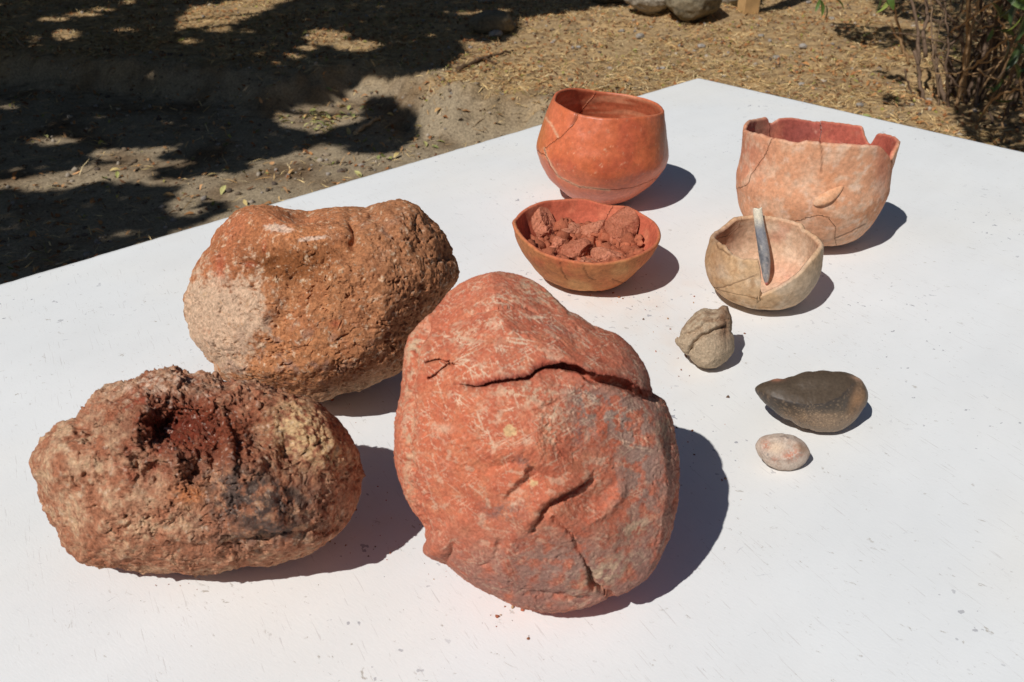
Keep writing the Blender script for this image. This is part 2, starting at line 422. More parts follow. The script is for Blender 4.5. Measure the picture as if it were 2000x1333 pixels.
top_o = build("tabletop", Vt - tb, np.concatenate([quads, corners[None]]), M_table, parent=table, col=colt, smooth=False)
def boxmesh(name, c, s, mat, parent, ang):
    bm = bmesh.new(); bmesh.ops.create_cube(bm, size=1.0)
    for vv in bm.verts:
        vv.co = Vector((vv.co.x * s[0], vv.co.y * s[1], vv.co.z * s[2]))
    bmesh.ops.bevel(bm, geom=list(bm.edges), offset=min(s) * 0.08, segments=1, affect='EDGES')
    me = bpy.data.meshes.new(name); bm.to_mesh(me); bm.free(); me.materials.append(mat)
    o = link(name, me, parent); o.location = c; o.rotation_euler = (0, 0, ang); return o
tang = math.atan2(DR[1], DR[0])
M_leg = mat_plain("white_leg_paint", (222, 222, 222), rough=.6, var=.06)
def tloc(a, b, z): return (*(C0 + DL * a + DR * b - tb[:2]), z)
for (a, b) in ((.10, .10), (LEN - .10, .10), (.10, WID - .10), (LEN - .10, WID - .10)):
    boxmesh("leg", tloc(a, b, (TZ - THK) / 2), (.07, .07, TZ - THK - 0.006), M_leg, table, tang)
for (a, b, s) in ((.10, WID / 2, (WID - .28, .025, .09)), (LEN - .10, WID / 2, (WID - .28, .025, .09)), (LEN / 2, .10, (.025, LEN - .28, .09)), (LEN / 2, WID - .10, (.025, LEN - .28, .09))):
    boxmesh("apron", tloc(a, b, TZ - THK - .048), s, M_leg, table, tang)

# ================================================================== lumps of clay and stones
def outline_fn(pts, cx, cy, smooth=3):
    pts = np.asarray(pts, float)
    th = np.arctan2(-(pts[:, 1] - cy), pts[:, 0] - cx); r = np.hypot(pts[:, 0] - cx, pts[:, 1] - cy)
    o = np.argsort(th); th, r = th[o], r[o]
    g = np.linspace(-np.pi, np.pi, 721)[:-1]
    R = np.interp(g, np.concatenate([th - 2 * np.pi, th, th + 2 * np.pi]), np.concatenate([r, r, r]))
    if smooth:
        ker = np.hanning(smooth * 2 + 3)[1:-1]; ker /= ker.sum(); h = len(ker) // 2
        R = np.convolve(np.concatenate([R[-h:], R, R[:h]]), ker, 'valid')
    return lambda t: np.interp(t, np.concatenate([g, [np.pi]]), np.concatenate([R, R[:1]]))
def lump(name, outline, depth, level, relief=None, paint=None, mat=None, z_center=None, front=1.35, smooth=3, center=None, boxy=1.0, sink=0.0, parent=None, lowcut=99.95, cuts=None, keep_in=None):
    """a solid lump seen from the camera with the given outline (photo pixels), half-thickness `depth` (same pixels),
    standing on the table (or with its middle at height z_center); relief(L, X, Y, n) -> displacement along the normal"""
    n, T = ico(level)
    al = np.arccos(np.clip(n[:, 2], -1, 1)); al2 = np.pi * (al / np.pi) ** front
    ph = np.arctan2(n[:, 1], n[:, 0])
    rho, w = np.sin(al2), np.cos(al2)
    if boxy != 1.0:
        rho = rho ** boxy; w = np.sign(w) * np.abs(w) ** boxy
    op = np.asarray(outline, float)
    cx, cy = ((op[:, 0].min() + op[:, 0].max()) / 2, (op[:, 1].min() + op[:, 1].max()) / 2) if center is None else center
    R1, R0 = outline_fn(op, cx, cy, smooth)(ph), outline_fn(op, cx, cy, 40)(ph)
    R = R0 + (R1 - R0) * rho ** 5
    L = np.stack([R * rho * np.cos(ph), R * rho * np.sin(ph), w * depth], -1)
    if cuts:                                            # broken faces: planes shave the lump
        cr = np.random.RandomState(cuts[0])
        for _ in range(cuts[1]):
            nn = cr.normal(size=3); nn[2] = abs(nn[2]) * .8 + (cuts[3] if len(cuts) > 3 else 0); nn /= np.linalg.norm(nn)
            h_ = L @ nn; lim = h_.max() * cr.uniform(*cuts[2])
            L = L - nn * (np.maximum(h_ - lim, 0) * .9)[:, None]
    if relief is not None:
        X, Y = cx + L[:, 0], cy - L[:, 1]
        N = vnormals(L, T)
        for fn in (relief if isinstance(relief, (list, tuple)) else [relief]):
            dv = fn(L, X, Y, w)
            L = L + (dv if dv.ndim == 2 else N * dv[:, None])
            X, Y = cx + L[:, 0], cy - L[:, 1]
            N = vnormals(L, T)
    X, Y = cx + L[:, 0], cy - L[:, 1]
    D = ray(X, Y) * (1 - L[:, 2] / FPX)[:, None]
    if z_center is None:
        s = (CAMZ - TZ + sink) / np.percentile(-D[:, 2], lowcut)
        P = EYE + D * s
        low = P[:, 2] < TZ + 0.0006
        P[low, 2] = TZ + 0.0006 - 0.0004 * rng.rand(low.sum())
    else:
        s = (z_center - CAMZ) / ray(np.array(cx), np.array(cy))[2]
        P = EYE + D * s
    if keep_in is not None: P = keep_in(P)
    col = mute(paint(L, X, Y, w, N), .07) if paint is not None else None
    c = P.mean(0); origin = np.array([c[0], c[1], P[:, 2].min()])
    o = build(name, P, T, mat, parent=parent, col=col, origin=origin)
    return o, P
def fissure(X, Y, w, pts, raise_, depth, width, over, wall, wlo=-.75, whi=-.45):
    """an open break: the mesh is drawn onto the line so that the lip is crisp; above it the lump stands proud, below it gapes"""
    pts = np.asarray(pts, float)
    d, s, a = polyd(X, Y, pts); sd = d * s
    e = .75; dx_, dy_ = polyd(X + e, Y, pts), polyd(X, Y + e, pts)
    gx_ = (dx_[0] * dx_[1] - sd) / e; gy_ = (dy_[0] * dy_[1] - sd) / e; g = np.hypot(gx_, gy_) + 1e-9; gx_, gy_ = gx_ / g, gy_ / g
    t = sstep(0, .10, a) * sstep(wlo, whi, w); ok = (d < 60) & (t > 0)
    ov, wl, wd, dp, up = over(a), wall(a), width(a), depth(a), raise_(a)
    lat = np.zeros_like(sd); z = np.zeros_like(sd); snap = 2.7
    m = ok & (sd >= 0) & (sd < snap); lat[m] = -(sd[m] + ov[m] * t[m])
    m = ok & (sd >= snap) & (sd < 14); lat[m] = -(ov * t)[m] * (1 - (sd[m] - snap) / (14 - snap))
    m = ok & (sd < 0) & (sd > -snap); lat[m] = (-sd[m] + 1.5 * (ov > 1)[m]) * 1.0 - 1.2 * (wl > 1)[m]
    v = np.clip(-sd, 0, None)
    prof = np.where(wl > 1, sstep(0, 1, v / np.maximum(wl, 1)), 1.0) * sstep(1.0, .72, v / wd)
    z = np.where(sd >= 0, up * np.exp(-np.maximum(sd, 0) / 100), -dp * prof) * t * ((d < 400))
    return np.stack([lat * gx_, -lat * gy_, z], -1)
M_clay = mat_attr("fired_clay", rough=0.92, spec=0.18, n_scale=330, var=0.24, bump=0.7, bump_dist=0.0010, bump_scale=600, bump2=(110, 0.45, 0.003))
M_crust = mat_attr("crusty_clay", rough=0.95, spec=0.15, n_scale=230, var=0.4, bump=0.9, bump_dist=0.0015, bump_scale=650, bump2=(190, 0.5, 0.003), speck=(300, 0.62, (220, 188, 156), .55))

# ------------------------------------------------------------------ A: long dark crusted lump in front
OUT_A = [(58.5,899),(65,879),(85,852),(118,830),(150,821),(169,793),(187,768),(220,751),(264,744),(286,733),(322,722),(348,724),(370,731),(395,727),(421,735),(439,746),(468,740),(501,748),(541,766),(578,777),(615,790),(644,804),(666,830),(684,859),(702,888),(711,921),(706,958),(695,990),(677,1020),(647,1053),(615,1076),(571,1093),(505,1104),(468,1106),(428,1117),(377,1122),(337,1120),(286,1113),(235,1109),(187,1106),(154,1100),(136,1076),(118,1056),(109,1031),(92,1009),(81,983),(77,950),(65,928)]
def relA1(L, X, Y, w):
    f = sstep(-0.1, 0.35, w)
    p = L / 100.0
    wx = 9 * fbm(p * 4, 2, 70); wy = 9 * fbm(p * 4, 2, 71)
    x, y = X + wx, Y + wy
    d = -28 * gauss(x, y, 340, 815, 80, 55, -25) - 30 * gauss(x, y, 316, 824, 30, 44, 15) - 16 * gauss(x, y, 400, 850, 75, 60)
    d += -40 * gauss(x, y, 300, 925, 34, 26, 20) - 36 * gauss(x, y, 380, 918, 19, 36, 12) - 24 * gauss(x, y, 418, 905, 13, 44, 10) - 24 * gauss(x, y, 255, 905, 16, 22, 0) - 18 * gauss(x, y, 500, 840, 24, 40, -20) - 16 * gauss(x, y, 440, 800, 30, 20)
    d += 16 * gauss(x, y, 285, 790, 40, 28, -30) + 26 * gauss(x, y, 272, 835, 18, 50, 25) + 10 * gauss(x, y, 355, 880, 26, 14)
    d += 20 * gauss(x, y, 600, 845, 45, 75, -35) - 22 * gauss(x, y, 565, 880, 20, 45, -15) + 20 * gauss(x, y, 447, 880, 10, 55, -8) + 14 * gauss(x, y, 345, 905, 10, 30, -5) + 12 * gauss(x, y, 490, 905, 22, 30)
    d += -10 * gauss(x, y, 700, 800, 90, 30, 40) + 10 * gauss(x, y, 520, 1000, 110, 45, -8) - 12 * gauss(x, y, 520, 1050, 150, 10, -8)
    d += -26 * gauss(x, y, 172, 838, 34, 22, -35) - 12 * gauss(x, y, 215, 900, 60, 18, 30) + 10 * gauss(x, y, 120, 910, 45, 45)
    d += -14 * gauss(x, y, 395, 735, 28, 12, 10)
    return d * f
def relA2(L, X, Y, w):
    p = L / 100.0
    rough = 0.45 + 0.8 * sstep(-.25, .35, fbm(p * 1.6, 3, 77)) + 0.8 * gauss(X, Y, 320, 820, 170, 90)
    q = p + 0.12 * np.stack([fbm(p * 3, 2, 91), fbm(p * 3, 2, 92), fbm(p * 3, 2, 93)], -1)
    rough = np.maximum(rough * 1.2 - .42, .10)
    d = 9 * fbm(q * 1.7, 3, 72) + 5 * fbm(q * 3.4, 3, 78, .5) + rough * (6.5 * fbm(q * 5.5, 4, 73, 0.55) + 2.0 * np.abs(fbm(q * 8, 3, 74, .5)))
    d += -9 * rough * np.maximum(0, 0.30 - worley(q * 4.2, 5)) * 3 + 5 * sstep(.1, .5, fbm(q * 6.5, 2, 75)) * rough
    d += (.5 + .5 * rough) * 1.5 * perlin(q * 17, 76)
    d += rough * 2.4 * np.maximum(0, .42 - worley(q * 11, 11)) * 2.4 * sstep(-.2, .3, fbm(q * 2.7, 2, 85))
    d -= 10 * sstep(.80, .96, fbm(q * np.array([1.7, 2.6, 2.2]), 3, 79, .5, True)) * (.3 + rough) + 5 * rough * sstep(.80, .96, fbm(q * 4.6, 2, 87, .5, True))
    return d
def paintA(L, X, Y, w, N):
    p = L / 100.0; c = np.tile(lin((174, 112, 80)), (len(L), 1))
    n1 = fbm(p * 2.2, 4, 80); n2 = fbm(p * 7, 4, 81, .6); n3 = fbm(p * 18, 3, 82, .65); n4 = fbm(p * 4, 4, 83)
    f = sstep(-.2, .2, w)
    c = mixc(c, (196, 154, 120), (0.42 + gauss(X, Y, 200, 860, 150, 130) + .5 * gauss(X, Y, 330, 760, 110, 40)) * sstep(-.35, .35, n1 + .5 * n2))
    c = mixc(c, (208, 170, 130), sstep(.05, .4, n2 + .6 * n1) * (.35 + .6 * gauss(X, Y, 150, 880, 110, 100) + .5 * gauss(X, Y, 230, 1040, 140, 70)))
    c = mixc(c, (136, 68, 42), f * 1.15 * (gauss(X, Y, 400, 840, 170, 85, 5) + .5 * gauss(X, Y, 600, 780, 80, 40, 30)) * sstep(-.4, .3, n4 + .25))
    c = mixc(c, (112, 44, 26), f * (gauss(X, Y, 325, 825, 75, 60, -20) * .8 + .5 * gauss(X, Y, 390, 850, 60, 40)) * sstep(-.4, .2, n2 + .2))
    c = mixc(c, (158, 64, 44), f * .6 * (gauss(X, Y, 280, 900, 70, 40) + gauss(X, Y, 255, 790, 70, 35)) * sstep(-.1, .4, n4))
    c = mixc(c, (94, 76, 68), f * 1.25 * (gauss(X, Y, 520, 985, 115, 55, -8) + .8 * gauss(X, Y, 440, 950, 80, 40) + .5 * gauss(X, Y, 540, 1045, 130, 22, -8)) * sstep(-.35, .25, n4 + .4 * n3))
    c = mixc(c, (104, 70, 58), f * .7 * gauss(X, Y, 470, 870, 100, 60) * sstep(.0, .4, n1 + n3))
    c = mixc(c, (204, 166, 118), f * 1.0 * (gauss(X, Y, 575, 825, 40, 40, -40) + gauss(X, Y, 625, 870, 55, 35, 30) + .35 * gauss(X, Y, 590, 850, 85, 85)) * sstep(-.15, .25, n2 + .3 * n3 + .1))
    c = mixc(c, (188, 116, 68), f * gauss(X, Y, 372, 968, 38, 22) * sstep(-.2, .2, n3 + .2))
    c = mixc(c, (208, 180, 162), f * sstep(.2, .45, .5 * n3 + .8 * n2) * (.35 + .5 * gauss(X, Y, 400, 860, 190, 120)))
    c = mixc(c, (204, 172, 148), gauss(X, Y, 300, 745, 100, 30) * sstep(-.1, .3, n2))
    c = mixc(c, (92, 52, 36), sstep(.15, .42, -.6 * n3 - .7 * n2) * .75)
    c = mixc(c, (166, 98, 66), sstep(1000, 1110, Y) * sstep(420, 120, X) * .5)
    return c
lump_a, PA = lump("clay_lump", OUT_A, 190, 8, [relA1, relA2], paintA, M_crust, smooth=2, cuts=(8, 8, (.88, .97), 1.1))
tag(lump_a, "oblong dark red-brown crusted lump with a hollow on top, tan crust and grey sooty patch", "clay lump", "large clay lumps on the white table")

# ------------------------------------------------------------------ B: big brown boulder-like lump behind it
OUT_B = [(361,615),(364.5,581),(378,546),(394,508),(413,481),(430,446),(458,417),(492,402),(523,404),(551,408),(578,412),(603,414.5),(623,412),(658,407),(689,404),(713,408),(730,398),(754,393),(789,394),(816,403),(837,425.5),(858,448),(875,474),(879,498),(892,512),(898,532.5),(894,550),(879,563.6),(862,600),(842,638),(820,678),(787,717),(768,733),(730,748),(692,762),(661,772),(634,786),(600,784),(560,778),(510,768),(460,752),(423,733),(418,712),(399,691),(382,670.5),(368,646)]
def relB1(L, X, Y, w):
    f = sstep(-0.1, 0.3, w); p = L / 100.0
    x, y = X + 8 * fbm(p * 3, 2, 110), Y + 8 * fbm(p * 3, 2, 111)
    # a shelf: the rounded top stands proud, the face under it is hollowed
    d, s, a = polyd(x, y, [(465, 478), (500, 480), (560, 484), (600, 484), (640, 482), (668, 470), (684, 448)])
    e = sstep(0, .25, a) * sstep(1.02, .9, a); sd = d * s; sg = 1 / (1 + np.exp(-sd / (10 - 5 * sstep(.5, .8, a))))
    dep = (13 * sg * np.exp(-np.maximum(sd, 0) / 45) - 13 * np.exp(-((sd + 22) / 24) ** 2)) * e
    dep += -16 * gauss(x, y, 545, 525, 70, 40, 10) + 12 * gauss(x, y, 440, 620, 70, 80) + 12 * gauss(x, y, 400, 560, 40, 90, 15)
    dep += -14 * gauss(x, y, 690, 452, 9, 34, -12) - 16 * gauss(x, y, 598, 425, 60, 14, 10) + 12 * gauss(x, y, 790, 440, 45, 50) - 12 * gauss(x, y, 735, 425, 12, 60, -35)
    dep += 14 * gauss(x, y, 650, 640, 120, 100) - 8 * gauss(x, y, 470, 560, 20, 50, -20) - 10 * gauss(x, y, 500, 480, 40, 40) 
    dep += -10 * gauss(x, y, 560, 600, 20, 60, 15)
    return dep * f
def relB2(L, X, Y, w):
    p = L / 100.0; q = p + 0.1 * np.stack([fbm(p * 3, 2, 101), fbm(p * 3, 2, 102), fbm(p * 3, 2, 103)], -1)
    rough = 0.5 + 0.9 * sstep(-.2, .4, fbm(p * 1.5, 3, 112)) + .6 * sstep(650, 860, X) - .45 * gauss(X, Y, 560, 440, 130, 40) - .3 * gauss(X, Y, 540, 530, 90, 40)
    rough = np.maximum(rough, .2)
    d = 10 * fbm(q * 1.3, 3, 113) + 5 * fbm(q * 3.0, 3, 119) + rough * (3.2 * fbm(q * 6, 4, 114, .5) + 2.2 * np.maximum(0, .40 - worley(q * 9, 8)) * 2.4 * sstep(-.1, .4, fbm(q * 2.3, 2, 115)) + 1.0 * np.maximum(0, .40 - worley(q * 15, 13)) * 2.2)
    d += -6.0 * rough * np.maximum(0, .28 - worley(q * 4.6, 7)) * 3 + 1.2 * rough * sstep(.15, .5, fbm(q * 8.5, 2, 117))
    d += rough * .45 * perlin(q * 18, 116)
    d -= 7 * sstep(.82, .97, fbm(q * np.array([1.6, 2.8, 2.2]), 3, 118, .5, True)) * (.25 + rough) + 4 * rough * sstep(.80, .96, fbm(q * 4.4, 2, 109, .5, True))
    return d
def paintB(L, X, Y, w, N):
    p = L / 100.0; c = np.tile(lin((190, 126, 80)), (len(L), 1)); f = sstep(-.2, .2, w)
    n1 = fbm(p * 2, 4, 120); n2 = fbm(p * 7, 4, 121, .6); n3 = fbm(p * 20, 3, 122, .65); n4 = fbm(p * 3.6, 4, 123)
    c = mixc(c, (188, 112, 72), f * (gauss(X, Y, 430, 480, 80, 90) + .6 * gauss(X, Y, 560, 430, 130, 30)))
    c = mixc(c, (176, 110, 68), sstep(-.1, .4, n1) * .8)
    c = mixc(c, (164, 110, 74), sstep(600, 780, X) * .6)
    c = mixc(c, (138, 82, 42), f * 1.1 * (gauss(X, Y, 545, 520, 85, 34, 8) + .6 * gauss(X, Y, 620, 500, 60, 25, -15)) * sstep(-.6, .1, n4 + .3))
    c = mixc(c, (210, 178, 148), f * .85 * sstep(.15, .85, (gauss(X, Y, 470, 590, 60, 50, 30) + gauss(X, Y, 385, 620, 42, 90) + .9 * gauss(X, Y, 435, 665, 70, 75)) + 1.0 * n2 + .6 * n4 + .5 * n3)); c = mixc(c, (176, 124, 92), f * .7 * sstep(.05, .35, n2 - .4 * n1) * gauss(X, Y, 430, 640, 70, 70))
    c = mixc(c, (198, 126, 76), f * .8 * sstep(.3, .6, gauss(X, Y, 590, 455, 50, 14, 3) + .4 * n2 + .3 * n3)); c = mixc(c, (222, 190, 166), f * .8 * sstep(.35, .6, gauss(X, Y, 545, 447, 32, 9, 8) + gauss(X, Y, 612, 466, 34, 5, -8) + .45 * n2 + .4 * n3))  # highlight along the top of the shelf, painted into the colour
    c = mixc(c, (188, 78, 50), f * .55 * (gauss(X, Y, 430, 520, 10, 22) + gauss(X, Y, 516, 482, 4, 12) + gauss(X, Y, 488, 517, 12, 6) + gauss(X, Y, 655, 632, 10, 7)) )
    c = mixc(c, (206, 158, 106), sstep(.2, .45, n2) * .55)
    c = mixc(c, (158, 120, 104), f * .8 * sstep(.05, .4, n4) * (gauss(X, Y, 560, 700, 160, 60) + .5 * gauss(X, Y, 730, 460, 60, 40)))
    c = mixc(c, (222, 194, 164), sstep(.18, .42, .5 * n3 + .8 * n2) * .6)
    c = mixc(c, (98, 60, 38), sstep(.16, .42, -.7 * n3 - .5 * n2) * .65)
    c = mixc(c, (186, 150, 116), gauss(X, Y, 690, 765, 120, 25, -15) * .8)
    return c
lump_b, PB = lump("clay_lump", OUT_B, 200, 8, [relB1, relB2], paintB, M_crust, smooth=2, cuts=(31, 8, (.88, .97), 1.1))
tag(lump_b, "big orange-brown lump with a smooth shelf on its top and pale dusty lower corner", "clay lump", "large clay lumps on the white table")

# ------------------------------------------------------------------ C: large red cracked lump
OUT_C = [(770.5,855),(776,822),(787,777.6),(789,739),(790,689),(801,655),(829,625),(845.5,611),(873,572),(901,553),(934,536),(973,529),(1012,536),(1051,553),(1084,580.5),(1112,608),(1162,639),(1206,655),(1234,678),(1253.5,705),(1268,733),(1271,755),(1274,771),(1295,783),(1312,811),(1320,855),(1325.6,933),(1323,988.5),(1312,1033),(1289.6,1083),(1262,1133),(1228.5,1155),(1190,1169),(1151,1185.6),(1084,1195),(1017.6,1188),(962,1163),(906.5,1133),(879,1108),(834,1077),(834,1066),(840,1055),(829,1027),(812,1000),(804,983),(784,938.6),(774,900)]
CRACK = [(888,752),(925,750),(962,742),(1000,735),(1030,730),(1043,716),(1060,709),(1095,707),(1130,713),(1150,722),(1165,730),(1200,735),(1225,742),(1245,755),(1265,764),(1290,770),(1320,772)]
YCR1 = [(826,705),(845,700),(858,697),(870,701),(884,708)]; YCR2 = [(833,738),(848,728),(862,715),(872,707)]
BOT = [(1078,1012),(1100,1030),(1118,1045),(1128,1070),(1138,1092),(1150,1112),(1153,1130),(1162,1142),(1182,1156),(1194,1166)]
UPC = [(885,630),(905,618),(930,607),(960,602),(990,601),(1025,602),(1060,612)]
SQ1 = [(1030,1045),(1042,1018),(1056,995),(1072,978),(1095,966),(1125,950),(1145,935),(1158,918)]
SQ2 = [(980,975),(1000,955),(1020,935),(1032,920),(1042,908)]
def relC1(L, X, Y, w):
    f = sstep(-0.15, 0.2, w); p = L / 100.0
    wx, wy = 7 * fbm(p * 6, 3, 130, .6), 7 * fbm(p * 6, 3, 131, .6)
    x, y = X + wx, Y + wy
    dep = 0
    d, s, a = polyd(x, y, BOT); dep -= (7 + 22 * sstep(.45, .75, a)) * np.exp(-(d / (2.6 + 3.5 * sstep(.5, .8, a))) ** 2)
    d, s, a = polyd(x, y, UPC); dep += np.where(s > 0, 3.5 * np.exp(-d / 30), -5 * np.exp(-(d / 5) ** 2)) * sstep(0, .2, a) * sstep(1, .8, a)
    # finger marks: dents with raised lips
    d, s, a = polyd(x, y, SQ1); e = sstep(0, .1, a) * sstep(1, .9, a)
    sd = d * s
    dep += (9 / (1 + np.exp(-sd / 2.2)) * np.exp(-np.maximum(sd, 0) / 20) - 9 * np.exp(-((sd + 8) / 11) ** 2)) * e
    d, s, a = polyd(x, y, SQ2); e = sstep(0, .1, a) * sstep(1, .9, a)
    sd = d * s
    dep += (10 / (1 + np.exp(-sd / 2.2)) * np.exp(-np.maximum(sd, 0) / 17) - 7 * np.exp(-((sd + 9) / 12) ** 2)) * e
    dep += -13 * gauss(x, y, 1058, 942, 32, 22, -20) - 12 * gauss(x, y, 1160, 975, 40, 24, -30) + 11 * gauss(x, y, 1208, 965, 12, 24, 25) + 8 * gauss(x, y, 1175, 1005, 30, 8, -35)
    dep += -8 * gauss(x, y, 975, 910, 45, 10, -10) + 9 * gauss(x, y, 1010, 880, 60, 20)
    d, s, a = polyd(x, y, [(835,640),(815,680),(808,740),(803,830),(800,900),(812,960),(835,1030)])
    dep += np.where(s > 0, 0, 0) - 10 * np.exp(-(d / 7) ** 2) + 7 * np.exp(-((d - 16) / 10) ** 2)
    dep += -14 * gauss(x, y, 811, 914, 8, 9) + 12 * gauss(x, y, 848, 1072, 22, 20) - 10 * gauss(x, y, 878, 1082, 7, 22, 20) - 9 * gauss(x, y, 970, 1072, 4, 16, 15) - 6 * gauss(x, y, 945, 1103, 12, 4, -20)
    dep += 13 * gauss(x, y, 1120, 1130, 70, 34, 10) - 10 * gauss(x, y, 1090, 1163, 80, 8, 4) - 8 * gauss(x, y, 1235, 1060, 60, 30, -40) + 9 * gauss(x, y, 900, 860, 40, 80, 20)
    dep += -8 * gauss(x, y, 940, 1000, 60, 30, 40) - 12 * gauss(x, y, 1308, 860, 10, 60, -5) - 10 * gauss(x, y, 1318, 985, 10, 25)
    dep += -8 * gauss(x, y, 865, 640, 25, 6, -40) - 6 * gauss(x, y, 1075, 790, 22, 6, -35)
    return dep * f
def relC0(L, X, Y, w):
    p = L / 100.0
    return fissure(X + 5 * fbm(p * 5, 3, 130), Y + 5 * fbm(p * 5, 3, 131), w, CRACK,
        lambda a: 5 + 9 * sstep(.1, .6, a), lambda a: 16 + 22 * sstep(.1, .8, a), lambda a: 7 + 7 * sstep(.0, .4, a) + 11 * sstep(.42, .7, a),
        lambda a: 5 * sstep(.52, .38, a), lambda a: 15 * sstep(.38, .62, a))
def relC00(L, X, Y, w):
    return fissure(X, Y, w, YCR1, lambda a: 4 + 0 * a, lambda a: 13 + 0 * a, lambda a: 8 + 0 * a, lambda a: 3 + 0 * a, lambda a: 0 * a)
def relC01(L, X, Y, w):
    return fissure(X, Y, w, YCR2, lambda a: 3 + 0 * a, lambda a: 12 + 0 * a, lambda a: 7 + 0 * a, lambda a: 3 + 0 * a, lambda a: 0 * a)
def relC02(L, X, Y, w):
    p = L / 100.0
    return fissure(X + 5 * fbm(p * 6, 3, 147), Y + 5 * fbm(p * 6, 3, 148), w, SQ1, lambda a: 5 * sstep(0, .2, a) * sstep(1, .7, a), lambda a: 5 * sstep(1, .75, a), lambda a: 9 + 0 * a, lambda a: 1.2 + 0 * a, lambda a: 7 + 0 * a)
def relC2(L, X, Y, w):
    p = L / 100.0; q = p + 0.06 * np.stack([fbm(p * 4, 2, 141), fbm(p * 4, 2, 142), fbm(p * 4, 2, 143)], -1)
    rough = .30 + .6 * sstep(1040, 1160, Y) + .8 * sstep(-.05, .4, fbm(p * 1.8, 3, 132)) + .5 * sstep(880, 800, X) + .5 * sstep(1230, 1310, X)
    d = 6 * fbm(p * 1.3, 3, 133) + rough * (2.6 * fbm(q * 6, 4, 134, .6) + 1.5 * perlin(q * 16, 136)) + 1.2 * fbm(q * 3.4, 3, 135)
    d -= 4.5 * rough * np.maximum(0, .22 - worley(q * 5.5, 9)) * 4
    # wiping strokes
    s1 = q @ np.array([[.6, -.8, 0], [.16, .12, 0], [0, 0, .4]]).T
    d += .9 * perlin(s1 * np.array([22, 10, 8]), 138) * (1 - .5 * rough)
    return d
def paintC(L, X, Y, w, N):
    p = L / 100.0; c = np.tile(lin((197, 108, 76)), (len(L), 1)); f = sstep(-.2, .2, w)
    n1 = fbm(p * 1.8, 4, 150); n2 = fbm(p * 6, 4, 151, .6); n3 = fbm(p * 18, 3, 152, .65); n4 = fbm(p * 3.5, 4, 153)
    c = mixc(c, (204, 108, 68), f * .8 * (gauss(X, Y, 870, 800, 100, 180) + .5 * gauss(X, Y, 1000, 930, 120, 80)) * sstep(-.4, .2, n4 + .2))
    c = mixc(c, (188, 94, 64), sstep(-.1, .4, n1) * .6); c = mixc(c, (206, 132, 92), sstep(-.1, .4, n4) * .45); c = mixc(c, (214, 166, 134), sstep(.20, .27, fbm(p * np.array([2.6, 3.4, 3]), 6, 145, .62)) * .75 * (f * .6 + .2)); c = mixc(c, (176, 84, 58), sstep(.20, .28, fbm(p * np.array([3.4, 2.6, 3]), 6, 146, .6)) * .5)
    c = mixc(c, (160, 108, 92), f * .95 * (sstep(1000, 1150, Y) + .7 * sstep(1180, 1290, X)) * sstep(-.5, .3, n4 + .15))
    c = mixc(c, (156, 126, 112), f * 1.0 * (gauss(X, Y, 1250, 900, 60, 150) * .9 + gauss(X, Y, 1165, 800, 65, 45, 20) + .7 * gauss(X, Y, 1100, 1100, 120, 60)) * sstep(-.08, .12, n4 + .55 * n2 + .3 * n3 + .05))
    c = mixc(c, (116, 100, 96), f * .8 * (gauss(X, Y, 1145, 778, 45, 16, 15) + .8 * gauss(X, Y, 1130, 845, 20, 30) + .8 * gauss(X, Y, 1025, 905, 22, 10, 30) + .8 * gauss(X, Y, 980, 1000, 40, 20) + .7 * gauss(X, Y, 1085, 640, 40, 8, 25)) * sstep(-.2, .3, n3 + n2 + .1))
    # pale scratches and smears of light clay, in several directions
    def strokes(rot, sx, sy, seed, lo, hi):
        r = math.radians(rot); u = p[:, 0] * math.cos(r) + p[:, 1] * math.sin(r); v = -p[:, 0] * math.sin(r) + p[:, 1] * math.cos(r)
        nn = perlin(np.stack([u * sx, v * sy, p[:, 2] * 3 + 0 * u], -1), seed) + .35 * n3
        return sstep(lo, hi, nn)
    zone = sstep(-.25, .3, fbm(p * 2.4, 3, 154))
    st = np.maximum.reduce([strokes(-38, 1.5, 38, 155, .40, .50), strokes(28, 1.7, 34, 156, .44, .54), strokes(-72, 1.4, 40, 157, .44, .56), strokes(-8, 1.2, 30, 158, .46, .58)])
    c = mixc(c, (222, 188, 156), st * (.10 + .85 * zone) * (f * (.35 + .65 * gauss(X, Y, 1000, 690, 320, 230))))
    c = mixc(c, (212, 174, 140), f * .9 * sstep(.05, .18, n2 + .4 * n3) * (gauss(X, Y, 1020, 765, 75, 28, 10) + gauss(X, Y, 1080, 800, 28, 26) + gauss(X, Y, 1078, 845, 20, 26) + .7 * gauss(X, Y, 925, 660, 60, 30) + .7 * gauss(X, Y, 1000, 580, 60, 18, 15) + .6 * gauss(X, Y, 950, 800, 16, 12) + gauss(X, Y, 955, 870, 20, 10)))
    c = mixc(c, (204, 174, 138), f * .9 * sstep(-.08, .12, n2 + .3 * n3) * (gauss(X, Y, 1060, 565, 60, 22, 35) + gauss(X, Y, 808, 680, 16, 40) + .7 * gauss(X, Y, 800, 860, 16, 140) + .7 * gauss(X, Y, 1240, 1030, 40, 24, -20) + .6 * gauss(X, Y, 1300, 820, 25, 60) + .8 * gauss(X, Y, 1180, 1120, 60, 24, -30)))
    c = mixc(c, (218, 174, 142), f * .7 * gauss(X, Y, 866, 838, 17, 9)); c = mixc(c, (214, 176, 122), f * .85 * sstep(.4, .6, gauss(X, Y, 996, 842, 15, 14) + .8 * gauss(X, Y, 1042, 944, 12, 8) + .5 * n3 + .3 * n2))
    c = mixc(c, (200, 160, 140), sstep(.36, .56, n3) * .2)
    c = mixc(c, (218, 172, 138), sstep(.25, .45, n3 + .4 * n2) * .35 * sstep(.0, .4, n4 + .2 * n1)); c = mixc(c, (120, 56, 42), sstep(.30, .48, -n3 - .2 * n2) * .5)
